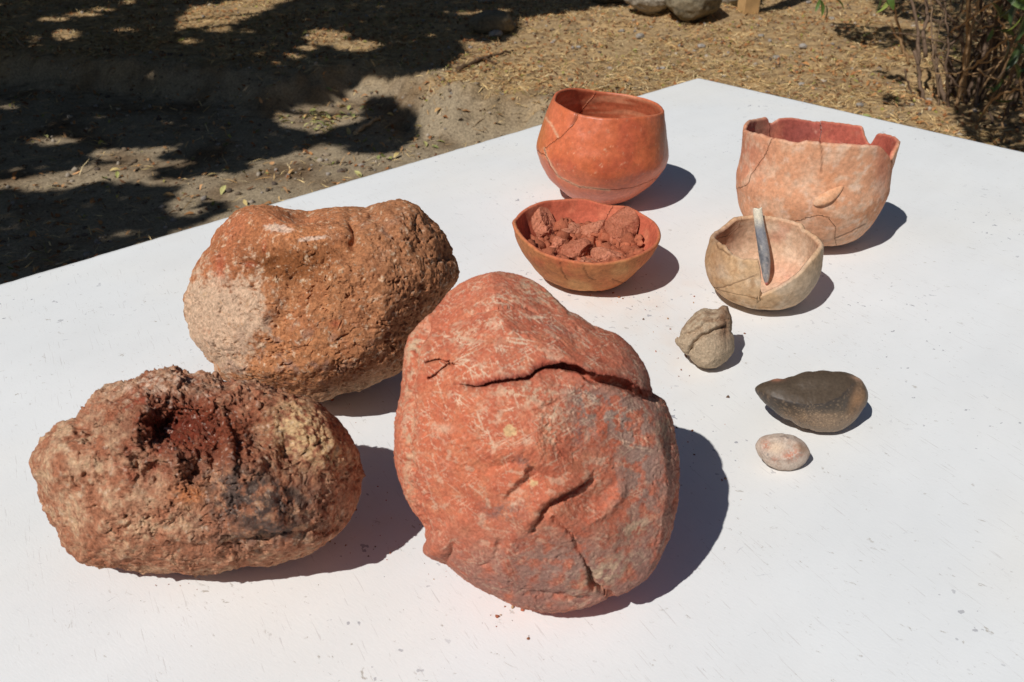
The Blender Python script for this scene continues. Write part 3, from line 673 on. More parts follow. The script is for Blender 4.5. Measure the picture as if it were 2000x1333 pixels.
    d, s, a = polyd(X + 6 * n2, Y + 6 * n3, CRACK); c = mixc(c, (120, 44, 34), f * np.exp(-(d / 13) ** 2) * (s <= 0) * .85 * sstep(0, .1, a))
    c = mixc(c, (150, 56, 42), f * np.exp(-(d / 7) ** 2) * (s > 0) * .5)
    return mute(c, .03)
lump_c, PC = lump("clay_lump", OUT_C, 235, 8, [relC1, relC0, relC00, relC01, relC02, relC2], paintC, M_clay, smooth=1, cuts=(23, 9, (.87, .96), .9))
tag(lump_c, "largest brick-red egg-shaped lump with a long deep crack and finger marks", "clay lump", "large clay lumps on the white table")

# ------------------------------------------------------------------ small pieces on the right
OUT_F = [(1334,639.5),(1349,621.5),(1373,602.6),(1391,606.5),(1404,604),(1412,597),(1421,598),(1425.5,611),(1430,626),(1428.5,647),(1434.5,671),(1433,689),(1412,710),(1391,723.5),(1379,722),(1352,704),(1347.5,696.5),(1334,689),(1327.5,677.5),(1318,668),(1318.5,661.5),(1326.5,661)]
def relF(L, X, Y, w):
    f = sstep(-.1, .3, w); p = L / 100.0; x, y = X + 3 * fbm(p * 8, 2, 160), Y + 3 * fbm(p * 8, 2, 161)
    d1, s1, a1 = polyd(x, y, [(1347,682),(1352,668),(1366,657),(1382,648),(1396,642),(1412,636)])
    d2, s2, a2 = polyd(x, y, [(1335,652),(1350,648),(1366,640),(1372,630),(1390,624),(1405,620),(1416,622)])
    d = 5 * np.exp(-np.maximum(d1 * s1, 0) / 9) / (1 + np.exp(-d1 * s1 / 1.2)) - 9 * np.exp(-((d1 * s1 + 3) / 3.6) ** 2) + 3 * np.exp(-np.maximum(d2 * s2, 0) / 8) / (1 + np.exp(-d2 * s2 / 1.2)) - 5 * np.exp(-((d2 * s2 + 2) / 2.4) ** 2)
    d += 6 * gauss(x, y, 1395, 680, 22, 20) - 5 * gauss(x, y, 1420, 640, 5, 16)
    return d * f + 3.5 * fbm(p * 5, 3, 162) + 1.4 * fbm(p * 20, 3, 163) + .6 * perlin(p * 60, 164)
def paintF(L, X, Y, w, N):
    p = L / 100.0; c = np.tile(lin((180, 158, 130)), (len(L), 1)); n2 = fbm(p * 9, 3, 165); n3 = fbm(p * 28, 3, 166)
    c = mixc(c, (138, 104, 76), sstep(-.2, .3, n2) * .7 * sstep(690, 620, Y)); c = mixc(c, (186, 158, 128), sstep(.1, .4, n3) * .6); c = mixc(c, (104, 74, 54), sstep(.2, .5, -n3) * .5)
    return mixc(c, (132, 92, 64), gauss(X, Y, 1415, 630, 14, 40) * .8)
frag, _ = lump("clay_fragment", OUT_F, 50, 6, relF, paintF, M_clay, smooth=0, cuts=(5, 4, (.9, .98)))
tag(frag, "small grey-brown folded clay fragment between the broken bowl and the dark stone", "clay fragment")

OUT_S = [(1473.5,758),(1484,750.5),(1500,744.5),(1514,740),(1521,739),(1529,741.5),(1550,735.5),(1589,726.5),(1625,726.5),(1664,731),(1682,743),(1694,764),(1695.6,776),(1685,800),(1667,824),(1643,840.6),(1610,844.5),(1580,837.6),(1544,821),(1508,798.6),(1487,780.5),(1476.5,767)]
def relS(L, X, Y, w):
    f = sstep(-.1, .3, w); p = L / 100.0
    d, s, a = polyd(X, Y, [(1478,762),(1500,772),(1535,783),(1575,791),(1610,788),(1640,775),(1660,755)])
    dd = np.where(s > 0, 5 * np.exp(-d / 10), 5 * np.exp(-d / 14)) * sstep(0, .2, a)
    dd += -5 * gauss(X, Y, 1590, 757, 70, 17, -3) + 7 * gauss(X, Y, 1685, 770, 8, 30, -10) - 6 * gauss(X, Y, 1662, 785, 10, 28, 15)
    return f * dd + 1.2 * fbm(p * 4, 3, 170) + .55 * fbm(p * 22, 3, 171) * (1 + sstep(775, 820, Y))
def paintS(L, X, Y, w, N):
    p = L / 100.0; c = np.tile(lin((92, 78, 62)), (len(L), 1)); n2 = fbm(p * 8, 4, 172); n3 = fbm(p * 34, 3, 173, .65)
    d, s, a = polyd(X, Y, [(1478,762),(1500,772),(1535,783),(1575,791),(1610,788),(1640,775),(1660,755)])
    c = mixc(c, (80, 66, 52), (s > 0) * .8); c = mixc(c, (60, 54, 52), (s <= 0) * np.exp(-d / 25) * .8)
    lowz = sstep(795, 822, Y + 8 * n2)
    c = mixc(c, (176, 146, 112), sstep(.1, .34, n3 + .25 * n2) * (s <= 0) * (.35 + .6 * lowz))
    c = mixc(c, (170, 138, 106), lowz * .55); c = mixc(c, (70, 60, 54), sstep(.15, .4, -n3) * lowz * .7)
    c = mixc(c, (140, 104, 72), gauss(X, Y, 1675, 785, 16, 34, 12) * .85 * sstep(-.5, .1, n2 + .2)); c = mixc(c, (176, 116, 88), gauss(X, Y, 1516, 741, 12, 4)); c = mixc(c, (186, 146, 116), gauss(X, Y, 1676, 740, 14, 4, 20) * .8)
    return c
M_stone = mat_attr("smooth_dark_stone", rough=0.5, spec=0.4, n_scale=300, var=0.22, bump=0.25, bump_dist=0.0006, bump_scale=600)
stone, _ = lump("smooth_stone", OUT_S, 52, 6, relS, paintS, M_stone, smooth=7)
tag(stone, "dark brown polished teardrop stone with a hollow facet, beside the round pebble", "stone tool")

OUT_P = [(1475,869),(1484,855.6),(1505,848.7),(1520,847),(1535,848.7),(1559,855.6),(1577,872),(1583,885.6),(1577,899),(1562,912.6),(1535,919),(1511,914),(1490,899),(1478,882.6)]
def relP(L, X, Y, w):
    p = L / 100.0; r_ = np.hypot((X - 1526) / 42, (Y - 877) / 24); return 2.6 * np.exp(-((r_ - .85) / .16) ** 2) * (w > 0) - 2.0 * sstep(.8, .5, r_) * (w > 0) + .8 * fbm(p * 5, 3, 180) + .35 * fbm(p * 30, 2, 181)
def paintP(L, X, Y, w, N):
    p = L / 100.0; c = np.tile(lin((194, 174, 156)), (len(L), 1)); n2 = fbm(p * 8, 4, 182); n3 = fbm(p * 22, 3, 183)
    c = mixc(c, (168, 142, 124), sstep(-.1, .3, n2) * .7); c = mixc(c, (212, 184, 156), gauss(X, Y, 1515, 875, 18, 12))
    c = mixc(c, (190, 120, 94), .9 * sstep(-.15, .2, n3 + .1) * (gauss(X, Y, 1496, 870, 8, 10) + gauss(X, Y, 1543, 890, 14, 10) + .7 * gauss(X, Y, 1512, 899, 8, 5) + .6 * gauss(X, Y, 1560, 880, 12, 14)))
    c = mixc(c, (150, 116, 88), .8 * gauss(X, Y, 1566, 876, 16, 8, 30)); c = mixc(c, (128, 116, 112), .8 * sstep(0, .3, n3) * (gauss(X, Y, 1535, 857, 14, 6) + gauss(X, Y, 1497, 888, 14, 8, 30)))
    return c
M_peb = mat_attr("pebble_stone", rough=0.7, spec=0.3, n_scale=500, var=0.2, bump=0.3, bump_dist=0.0005, bump_scale=900)
pebble, _ = lump("pebble", OUT_P, 24, 6, relP, paintP, M_peb, smooth=6)
tag(pebble, "small pale oval pebble with orange-red flecks, nearest the front of the small finds", "pebble")

# ================================================================== pottery
ZF = np.sqrt(np.array([0, .03, .12, .3, .5, .75, 1.]))
def hermite(x, xs, ys):
    m = np.gradient(ys, xs); k = np.clip(np.searchsorted(xs, x) - 1, 0, len(xs) - 2)
    h = xs[k + 1] - xs[k]; t = (x - xs[k]) / h
    return (2*t**3 - 3*t**2 + 1) * ys[k] + (t**3 - 2*t**2 + t) * h * m[k] + (-2*t**3 + 3*t**2) * ys[k+1] + (t**3 - t**2) * h * m[k+1]
def pot_surface(q, T, TH):
    """T: (nt,nth) height fraction, TH: (nt,nth) angle -> points"""
    X, Y, Hh, tx, ty, a2, b2 = q[:7]; r = np.concatenate([[0.0], q[7:13]])
    r_ = np.interp(np.sqrt(T), ZF, r) * .15 + hermite(np.sqrt(np.minimum(T, 1)), ZF, r) * .85
    r_ = np.where(T > 1, r[-1] + (T - 1) * (r[-1] - r[-2]) / .25, r_)
    m = 1 + np.minimum(T, 1.2) * (a2 * np.cos(2 * TH) + b2 * np.sin(2 * TH))
    x, y, z = r_ * m * np.cos(TH), r_ * m * np.sin(TH), T * Hh
    return np.stack([x + z * ty + X, y - z * tx + Y, z - x * ty + y * tx], -1)
def solve_rim(q, back, front, zmin):
    T, TH = np.meshgrid(np.linspace(.15, 1.35, 400), np.linspace(0, 2 * np.pi, 900, endpoint=False), indexing='ij')
    S = pot_surface(q, T, TH); S[..., 2] += zmin
    px, py = proj(S)
    N = np.cross(np.roll(S, -1, 1) - np.roll(S, 1, 1), np.gradient(S, axis=0)); face = (N * (S - EYE)).sum(-1) < 0
    out = []
    for L, fr in ((back, False), (front, True)):
        for (x, y) in L:
            e = (px - x) ** 2 + (py - y) ** 2 + np.where(face == fr, 0, 1e7)
            k = np.unravel_index(e.argmin(), e.shape)
            if e[k] < 16: out.append((TH[0, k[1]], T[k[0], 0]))
    out = np.array(sorted(out)); keep = np.concatenate([[True], np.diff(out[:, 0]) > 0.006]); out = out[keep]
    a = np.concatenate([out[:, 0] - 2 * np.pi, out[:, 0], out[:, 0] + 2 * np.pi]); h = np.concatenate([out[:, 1]] * 3)
    return lambda t: np.interp(t, a, h)
def pottery(name, q, back, front, thick, nt, nth, mat, labels, paint, grooves=(), wob=0.0012, part='sherd', edge_noise=0.002, base=None, edge_dark=.88, rim_smooth=0):
    q = np.asarray(q, float)
    t0 = np.linspace(0, 1, nt); th = np.linspace(0, 2 * np.pi, nth, endpoint=False)
    Tt, Th = np.meshgrid(np.linspace(.0, 1.0, 60), th, indexing='ij')
    zmin = TZ + 0.0008 - pot_surface(q, Tt, Th)[..., 2].min()
    rim = solve_rim(q, back, front, zmin)
    rh = rim(th) + edge_noise * fbm(np.stack([np.cos(th) * 9, np.sin(th) * 9, 0 * th], -1), 4, 200)
    if rim_smooth:
        ker = np.hanning(rim_smooth); ker /= ker.sum(); hk = rim_smooth // 2
        rh = np.convolve(np.concatenate([rh[-hk:], rh, rh[:hk]]), ker, 'valid')[:nth]
    tt = np.maximum(t0 ** 1.5, 1e-4)
    T = tt[:, None] * rh[None, :]; TH = np.tile(th, (nt, 1))
    S = pot_surface(q, T, TH); S[..., 2] += zmin
    def normals(S):
        N = np.cross(np.roll(S, -1, 1) - np.roll(S, 1, 1), np.gradient(S, axis=0)); return N / (np.linalg.norm(N, axis=-1, keepdims=True) + 1e-15)
    N = normals(S); N[0] = N[2].mean(0); N[0] /= np.linalg.norm(N[0])
    c0 = np.array([q[0], q[1], TZ])
    fl = (S - c0).reshape(-1, 3)
    S = S + N * (wob * 2 * fbm(fl * 22, 3, 201) + wob * .25 * fbm(fl * 120, 2, 202)).reshape(S.shape[:2])[..., None]
    S[..., 2] = np.maximum(S[..., 2], TZ + 0.0006)
    px, py = proj(S)
    In = S - N * thick * (1 + .15 * fbm(fl * 30, 2, 203).reshape(S.shape[:2]))[..., None]
    ipx, ipy = proj(In)
    facing = ((S - EYE) * N).sum(-1) < 0
    nz = fbm(fl * 90, 3, 204).reshape(S.shape[:2]); nz2 = fbm(fl * 90, 3, 205).reshape(S.shape[:2])
    # sherds: painted over the surface as regions, jagged a little
    lab = np.zeros((nt - 1, nth), int)
    cell = lambda A: (A[:-1] + A[1:] + np.roll(A, -1, 1)[:-1] + np.roll(A, -1, 1)[1:]) / 4
    fpx, fpy, bpx, bpy = cell(px + 3 * nz), cell(py + 3 * nz2), cell(ipx + 3 * nz), cell(ipy + 3 * nz2)
    fc = facing[:-1]
    for k, (side, poly) in enumerate(labels, 1):
        lab[(fc if side == 'front' else ~fc) & (inpoly(fpx, fpy, poly) if side == 'front' else inpoly(bpx, bpy, poly))] = k
    # keep each sherd in one piece: small islands join what surrounds them
    for _ in range(3):
        for k in range(len(labels) + 1):
            m = lab == k; idx = np.where(m, np.arange(m.size).reshape(m.shape), -1)
            while True:
                new = idx.copy()
                for sh in (np.roll(idx, 1, 1), np.roll(idx, -1, 1)): new = np.maximum(new, sh)
                new[1:] = np.maximum(new[1:], idx[:-1]); new[:-1] = np.maximum(new[:-1], idx[1:])
                new = np.where(m, new, -1)
                if (new == idx).all(): break
                idx = new
            ids, cnts = np.unique(idx[m], return_counts=True)
            for i_, c_ in zip(ids, cnts):
                if c_ < cnts.max() and c_ < 2500:
                    comp = idx == i_
                    near = (np.roll(comp, 1, 1) | np.roll(comp, -1, 1)); near[1:] |= comp[:-1]; near[:-1] |= comp[1:]; near &= ~comp
                    if near.any(): lab[comp] = np.bincount(lab[near]).argmax()
    colO, colI = paint(S.reshape(-1, 3), In.reshape(-1, 3), fl, px.ravel(), py.ravel(), T.ravel(), TH.ravel(), ipx.ravel(), ipy.ravel())
    colO, colI = mute(colO, .08), mute(colI, .08)
    gd = np.zeros(S.shape[:2])
    for (pts, wd, dp) in grooves:
        d, s, a = polyd(px + 2.5 * nz, py + 2.5 * nz2, pts); g = np.exp(-(d / wd) ** 2) * facing
        S = S - N * (g * dp)[..., None]; gd = np.maximum(gd, g)
    colO = mixc(colO, (70, 44, 30), .6 * gd.ravel())
    root = empty(name, (q[0], q[1], TZ)) if base is None else base
    org = np.array(root.location)
    nv = nt * nth; mid = (S[-1] + In[-1]) / 2; upv = (S[-1] - S[-3]); upv /= np.linalg.norm(upv, axis=-1, keepdims=True); mid = mid + upv * thick * .32
    V = np.concatenate([S.reshape(-1, 3), In.reshape(-1, 3), mid])
    C = np.concatenate([colO, colI, (colO[-nth:] * .5 + colI[-nth:] * .5) * 1.04])
    J, I = np.meshgrid(np.arange(nth), np.arange(nt - 1)); J1 = (J + 1) % nth
    A, B, Cc, D = I * nth + J, I * nth + J1, (I + 1) * nth + J1, (I + 1) * nth + J
    objs = []
    for k in range(lab.max() + 1):
        m = lab == k
        if m.sum() < 30: continue
        out = np.stack([A[m], B[m], Cc[m], D[m]], -1)
        inn = np.stack([nv + A[m], nv + D[m], nv + Cc[m], nv + B[m]], -1)
        Fs = [out, inn]
        jt = np.nonzero(m[-1])[0]; j2 = (jt + 1) % nth; t_ = (nt - 1) * nth
        Fs += [np.stack([t_ + jt, t_ + j2, 2 * nv + j2, 2 * nv + jt], -1), np.stack([2 * nv + jt, 2 * nv + j2, nv + t_ + j2, nv + t_ + jt], -1)]
        V2 = V.copy()
        # break faces between this sherd and its neighbours
        def wall(mask, a, b):
            if mask.any():
                a, b = a[mask], b[mask]; Fs.append(np.stack([a, b, nv + b, nv + a], -1)); return np.concatenate([a, b])
            return np.zeros(0, int)
        bd = [wall(m & ~np.roll(m, -1, 1), B, Cc), wall(m & ~np.roll(m, 1, 1), D, A)]
        dn = np.zeros_like(m); dn[1:] = m[1:] & ~m[:-1]; bd.append(wall(dn, A, B))
        upm = np.zeros_like(m); upm[:-1] = m[:-1] & ~m[1:]; bd.append(wall(upm, Cc, D))
        bd = np.unique(np.concatenate(bd))
        C2 = C
        if len(bd):
            used = np.unique(out); 
            # pull edges back a hair, away from the neighbour, and round them
            fcn = (V[out].mean(1)); idx = out.ravel(); cen = np.zeros((nv, 3)); cnt = np.zeros(nv)
            for a in range(4):
                for ax in range(3): cen[:, ax] += np.bincount(out[:, a], fcn[:, ax], nv)
                cnt += np.bincount(out[:, a], minlength=nv)
            cen[bd] /= cnt[bd][:, None]
            shift = (cen[bd] - V[bd]) * .30
            V2[bd] += shift - N.reshape(-1, 3)[bd] * 0.0005; V2[nv + bd] += shift
            C2 = C.copy(); C2[bd] *= edge_dark; C2[nv + bd] *= edge_dark
        Fa = np.concatenate(Fs); used = np.unique(Fa); rm = np.full(len(V2), -1); rm[used] = np.arange(len(used))
        objs.append(build(part, V2[used] - org, rm[Fa], mat, parent=root, col=C2[used]))
    return root, dict(S=S, In=In, px=px, py=py, ipx=ipx, ipy=ipy, facing=facing, N=N, th=th)

# ------------------------------------------------------------------ red pot at the back
M_slip = mat_attr("burnished_red_slip", rough=0.42, spec=0.4, n_scale=120, var=0.2, bump=0.25, bump_dist=0.0006, bump_scale=500, bump2=(60, .15, .002), speck=(210, 0.645, (226, 176, 130), .75))
def paint_pot(S, I, fl, px, py, T, TH, ipx, ipy):
    n1 = fbm(fl * 14, 4, 210); n2 = fbm(fl * 60, 3, 211); st = perlin(fl * np.array([16, 16, 130.]), 212)
    c = np.tile(lin((204, 102, 56)), (len(S), 1))
    c = mixc(c, (212, 110, 68), sstep(-.1, .4, n1)); c = mixc(c, (180, 78, 50), sstep(0, .4, -n1) * .6)
    c = mixc(c, (198, 110, 84), sstep(360, 385, py) * .7)
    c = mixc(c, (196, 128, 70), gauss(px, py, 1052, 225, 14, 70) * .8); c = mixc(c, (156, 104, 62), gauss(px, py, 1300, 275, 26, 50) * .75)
    c = mixc(c, (222, 172, 134), sstep(.30, .5, .45 * n2 + .8 * fbm(fl * 170, 3, 213)) * (.2 + .6 * gauss(px, py, 1150, 310, 120, 40)) )
    for pts in ([(1063,290),(1067,306),(1090,345),(1130,365),(1190,372)], [(1066,230),(1080,250),(1090,268)]):
        d, s, a = polyd(px + 2 * n2, py, pts); c = mixc(c, (226, 186, 146), np.exp(-(d / 1.8) ** 2) * .7)
    ci = np.tile(lin((196, 104, 66)), (len(S), 1)); ci = mixc(ci, (222, 152, 110), sstep(.05, .45, st + .3 * n1) * .6); ci = mixc(ci, (166, 74, 44), sstep(.1, .4, -st) * .4)
    return c, ci
pot, POT = pottery("red_pot", [0.173, 1.5988, 0.1943, -0.0243, 0.0662, -0.0022, -0.0186, 0.0523, 0.0817, 0.1137, 0.1306, 0.1221, 0.1072],
    [(1087,180),(1100,174.5),(1118,172),(1140,174),(1160,177),(1165,177),(1168,180),(1205,182),(1242,188),(1270,196),(1284,202),(1296,216)],
    [(1080,197),(1094,207),(1110,216),(1122,221.5),(1126,226),(1130,225),(1146,228),(1187,233),(1215,232.5),(1242,230),(1265,228),(1287,224.5)],
    0.0058, 90, 350, M_slip,
    [('front', [(1000,150),(1123,150),(1129,228),(1114,250),(1097,266),(1078,280),(1064,289),(1066,306),(1000,330)]), ('back', [(1000,100),(1168,100),(1168,176),(1158,190),(1140,210),(1128,232),(1000,232)]), ('front', [(1040,290),(1066,304),(1075,325),(1090,345),(1130,365),(1190,372),(1240,366),(1290,346),(1330,330),(1330,460),(1000,460)])],
    paint_pot, grooves=[([(1126,220),(1123,232),(1116,246)], 2.4, .003)], rim_smooth=35)
tag(pot, "tall rounded orange-red pot with a mended crack at its rim, farthest back", "pot")

# ------------------------------------------------------------------ shallow bowl that holds the clods
M_ware = mat_attr("earthenware", rough=0.8, spec=0.22, n_scale=140, var=0.24, bump=0.4, bump_dist=0.0008, bump_scale=480, bump2=(70, .2, .002))
def paint_bowl(S, I, fl, px, py, T, TH, ipx, ipy):
    n1 = fbm(fl * 16, 4, 220); n2 = fbm(fl * 60, 3, 221); r = fbm(fl * 38, 3, 222, .5, True)
    c = np.tile(lin((188, 116, 66)), (len(S), 1)); c = mixc(c, (198, 96, 58), sstep(0, .4, n1) * .8); c = mixc(c, (204, 150, 92), sstep(.05, .4, -n1) * .6)
    c = mixc(c, (92, 62, 40), sstep(.86, .97, r) * sstep(-.1, .3, n1 + .15) * .75)
    ci = np.tile(lin((196, 96, 66)), (len(S), 1)); ci = mixc(ci, (212, 124, 88), sstep(0, .4, n1) * .7); ci = mixc(ci, (206, 150, 96), sstep(.94, 1.0, T / T.max()) * .5)
    return c, ci
BOWLQ = [0.1192, 1.2521, 0.0885, 0.0217, 0.0369, -0.0015, -0.0062, 0.0326, 0.0705, 0.0883, 0.0999, 0.1139, 0.121]
bowl, BOWL = pottery("shallow_bowl", BOWLQ,
    [(1000,440),(1007.6,425),(1035,404),(1050,398),(1066,394),(1085,393),(1101,391),(1149,390),(1165,397),(1194,404),(1221.5,404),(1240,411),(1256,421),(1284,440),(1290.5,461)],
    [(1018,468),(1049,492),(1070,502),(1094,509),(1120,515),(1146,518),(1187,517),(1221,511),(1256,499),(1284,480)],
    0.0062, 80, 350, M_ware,
    [('back', [(1197,380),(1197,402),(1190,414),(1178,436),(1168,470),(1168,600),(1400,600),(1400,380)])],
    paint_bowl, grooves=[([(1094,514),(1097,530),(1108,548)], 1.3, .0012), ([(1140,524),(1150,544),(1163,548)], 1.3, .0012), ([(1196,546),(1225,556)], 1.3, .0012)], rim_smooth=21)
tag(bowl, "shallow orange-brown bowl in front of the red pot, filled with red clods", "bowl")

# ------------------------------------------------------------------ large broken bowl at the back right
def paint_big(S, I, fl, px, py, T, TH, ipx, ipy):
    n1 = fbm(fl * 14, 4, 230); n2 = fbm(fl * 55, 4, 231, .65); n3 = fbm(fl * 26, 3, 232)
    c = np.tile(lin((212, 146, 104)), (len(S), 1)); c = mixc(c, (210, 134, 82), sstep(0, .35, n1) * .8); c = mixc(c, (204, 122, 90), gauss(px, py, 1460, 300, 40, 60) * .8)
    c = mixc(c, (220, 180, 148), sstep(-.05, .3, n2 + .4 * n3) * (.5 + .4 * sstep(1600, 1680, px)))
    c = mixc(c, (228, 190, 168), sstep(.2, .45, n2) * .6); c = mixc(c, (196, 150, 116), gauss(px, py, 1600, 470, 120, 26) * .6)
    c = mixc(c, (222, 186, 154), .12 + .3 * sstep(-.05, .3, n3)); c = mixc(c, (196, 110, 84), gauss(px, py, 1725, 320, 18, 70) * .5)
    ci = np.tile(lin((190, 96, 76)), (len(S), 1)); ci = mixc(ci, (160, 82, 70), gauss(ipx, ipy, 1560, 265, 60, 40)); ci = mixc(ci, (212, 124, 92), sstep(0, .4, n3) * .6); ci = mixc(ci, (178, 140, 112), gauss(ipx, ipy, 1475, 250, 30, 30) * .8)
    ci = mixc(ci, (232, 186, 158), sstep(.25, .5, n2) * .3)
    return c, ci
big, BIG = pottery("broken_bowl", [0.5411, 1.4155, 0.1871, -0.0969, 0.0174, -0.0112, -0.0289, 0.083, 0.1076, 0.1227, 0.1315, 0.1285, 0.1305],
    [(1449,247),(1457,238),(1475,234),(1494,232),(1499,242),(1505,242),(1512,238),(1520,233),(1535,231.5),(1560,234),(1590,240),(1602,240),(1604,237),(1620,240),(1655,244),(1686,249),(1690,264),(1697,282),(1704,284),(1710,276),(1718,263),(1735,265),(1750,270),(1758,279)],
    [(1450,253.5),(1465,261),(1482,264.6),(1495,269),(1506,272),(1508,275),(1512,272),(1535,278),(1557,283),(1573,278),(1598,280.5),(1602,284),(1606,282),(1655,285),(1690,287),(1718,288),(1734,301),(1742,318),(1750,298),(1757,284)],
    0.0075, 100, 380, M_ware,
    [('front', [(1400,200),(1508,200),(1507,273),(1496,300),(1479,325),(1467,341),(1463,357),(1449,366),(1400,380)]),
     ('front', [(1700,200),(1719,282),(1735,301),(1743,318),(1740,345),(1736,372),(1733,390),(1800,400),(1800,200)]),
     ('front', [(1520,440),(1562,430),(1600,420),(1618,424),(1632,446),(1631,470),(1640,500),(1500,500)]),
     ('back', [(1400,200),(1502,200),(1503,300),(1400,300)]), ('back', [(1606,180),(1603,240),(1605,255),(1602,275),(1606,330),(1700,330),(1697,280),(1692,220)]), ('back', [(1694,220),(1697,284),(1694,340),(1800,340),(1800,220)])],
    paint_big, grooves=[([(1602,282),(1606,310),(1604,338)], 1.8, .0022), ([(1631,467),(1660,455),(1690,438)], 1.2, .0012), ([(1604,262),(1612,268)], 3, .002)], edge_noise=0.012)
tag(big, "large pinkish-orange broken bowl with jagged rim and a raised lug", "bowl")
def lug():
    n, T = ico(5)
    k = np.argmin((BIG['px'] - 1618) ** 2 + (BIG['py'] - 384) ** 2 + np.where(BIG['facing'], 0, 1e7)); S0 = BIG['S'].reshape(-1, 3)[k]; N0 = BIG['N'].reshape(-1, 3)[k]
    def surf(x, y):
        kk = np.argmin((BIG['px'] - x) ** 2 + (BIG['py'] - y) ** 2 + np.where(BIG['facing'], 0, 1e7)); return BIG['S'].reshape(-1, 3)[kk]
    ax = surf(1647, 367) - surf(1588, 403); hl = np.linalg.norm(ax) / 2; ax /= 2 * hl
    ax -= N0 * (ax @ N0); ax /= np.linalg.norm(ax); bi = np.cross(N0, ax)
    if bi[2] < 0: bi = -bi
    t = n[:, 0]
    prof = (1 - .25 * t) * 1.0
    V = S0 - N0 * .0025 + ax * (n[:, 0] * hl * 1.0)[:, None] + bi * ((n[:, 1] * .0095 * prof) - .005 * (1 - t ** 2) * (n[:, 2] > 0) * n[:, 2])[:, None] + N0 * (n[:, 2] * .0090 * (1 - .2 * t))[:, None]
    fl = V - np.array([BIG['S'][0, 0, 0], BIG['S'][0, 0, 1], TZ])
    V = V + .0006 * fbm(fl * 120, 2, 240)[:, None] * N0
    n2 = fbm(fl * 55, 4, 231, .65)
    c = np.tile(lin((212, 158, 120)), (len(V), 1)); c = mixc(c, (218, 180, 148), sstep(-.1, .3, n2) * .7)
    build("lug", V - np.array(big.location), T, M_ware, parent=big, col=c)
lug()

# ------------------------------------------------------------------ small broken bowl with the pointed tool
def paint_small(S, I, fl, px, py, T, TH, ipx, ipy):
    n1 = fbm(fl * 18, 4, 250); n2 = fbm(fl * 70, 4, 251, .65); n3 = fbm(fl * 34, 3, 252)
    c = np.tile(lin((198, 160, 118)), (len(S), 1)); c = mixc(c, (206, 178, 146), sstep(-.1, .3, n1)); c = mixc(c, (166, 122, 78), sstep(.05, .35, n2 + .3 * n3) * .65)
    c = mixc(c, (184, 164, 140), sstep(1500, 1590, px) * sstep(480, 560, py) * .7); c = mixc(c, (150, 104, 66), gauss(px, py, 1400, 500, 20, 60) * .5)
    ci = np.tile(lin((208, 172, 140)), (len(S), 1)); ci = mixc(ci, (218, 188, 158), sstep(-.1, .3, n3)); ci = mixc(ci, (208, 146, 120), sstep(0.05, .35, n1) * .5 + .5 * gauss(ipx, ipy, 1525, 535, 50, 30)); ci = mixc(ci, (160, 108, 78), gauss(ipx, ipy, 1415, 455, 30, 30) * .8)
    ci = mixc(ci, (206, 140, 86), sstep(.85, .98, T / np.maximum(T.max(), 1e-6)) * .4)
    return c, ci
SMALLQ = [0.392, 1.1735, 0.1222, 0.0, 0.0535, 0.0, 0.0, 0.0321, 0.0645, 0.0824, 0.0882, 0.0861, 0.0802]
small, SMALL = pottery("small_broken_bowl", SMALLQ,
    [(1386,460),(1395,453),(1403,449),(1418,436),(1433,424),(1450,422),(1466,420.5),(1497.5,422),(1529,428),(1550,433),(1567,439),(1573,448),(1579,452),(1601,466),(1608,477)],
    [(1380,466),(1394,471),(1412,483.6),(1425,499),(1450,510),(1480,510),(1484,530),(1487,556),(1481,583),(1490,580),(1504,573),(1526,562),(1545,550),(1567,531),(1586,509),(1603,490)],
    0.0085, 100, 350, M_ware,
    [('front', [(1340,440),(1425,470),(1484,505),(1489,560),(1484,590),(1479,584),(1458,579),(1430,574),(1403,566),(1390,560),(1340,556)]), ('back', [(1340,400),(1454,400),(1450,425),(1440,445),(1425,460),(1340,480)])],
    paint_small, grooves=[([(1390,562),(1400,564),(1430,556),(1482,536)], 1.2, .0012), ([(1396,470),(1402,485),(1416,494),(1425,500)], 1.6, .0016)], edge_noise=0.02)
tag(small, "small tan broken bowl with its front rim missing, pointed tool standing inside", "bowl")

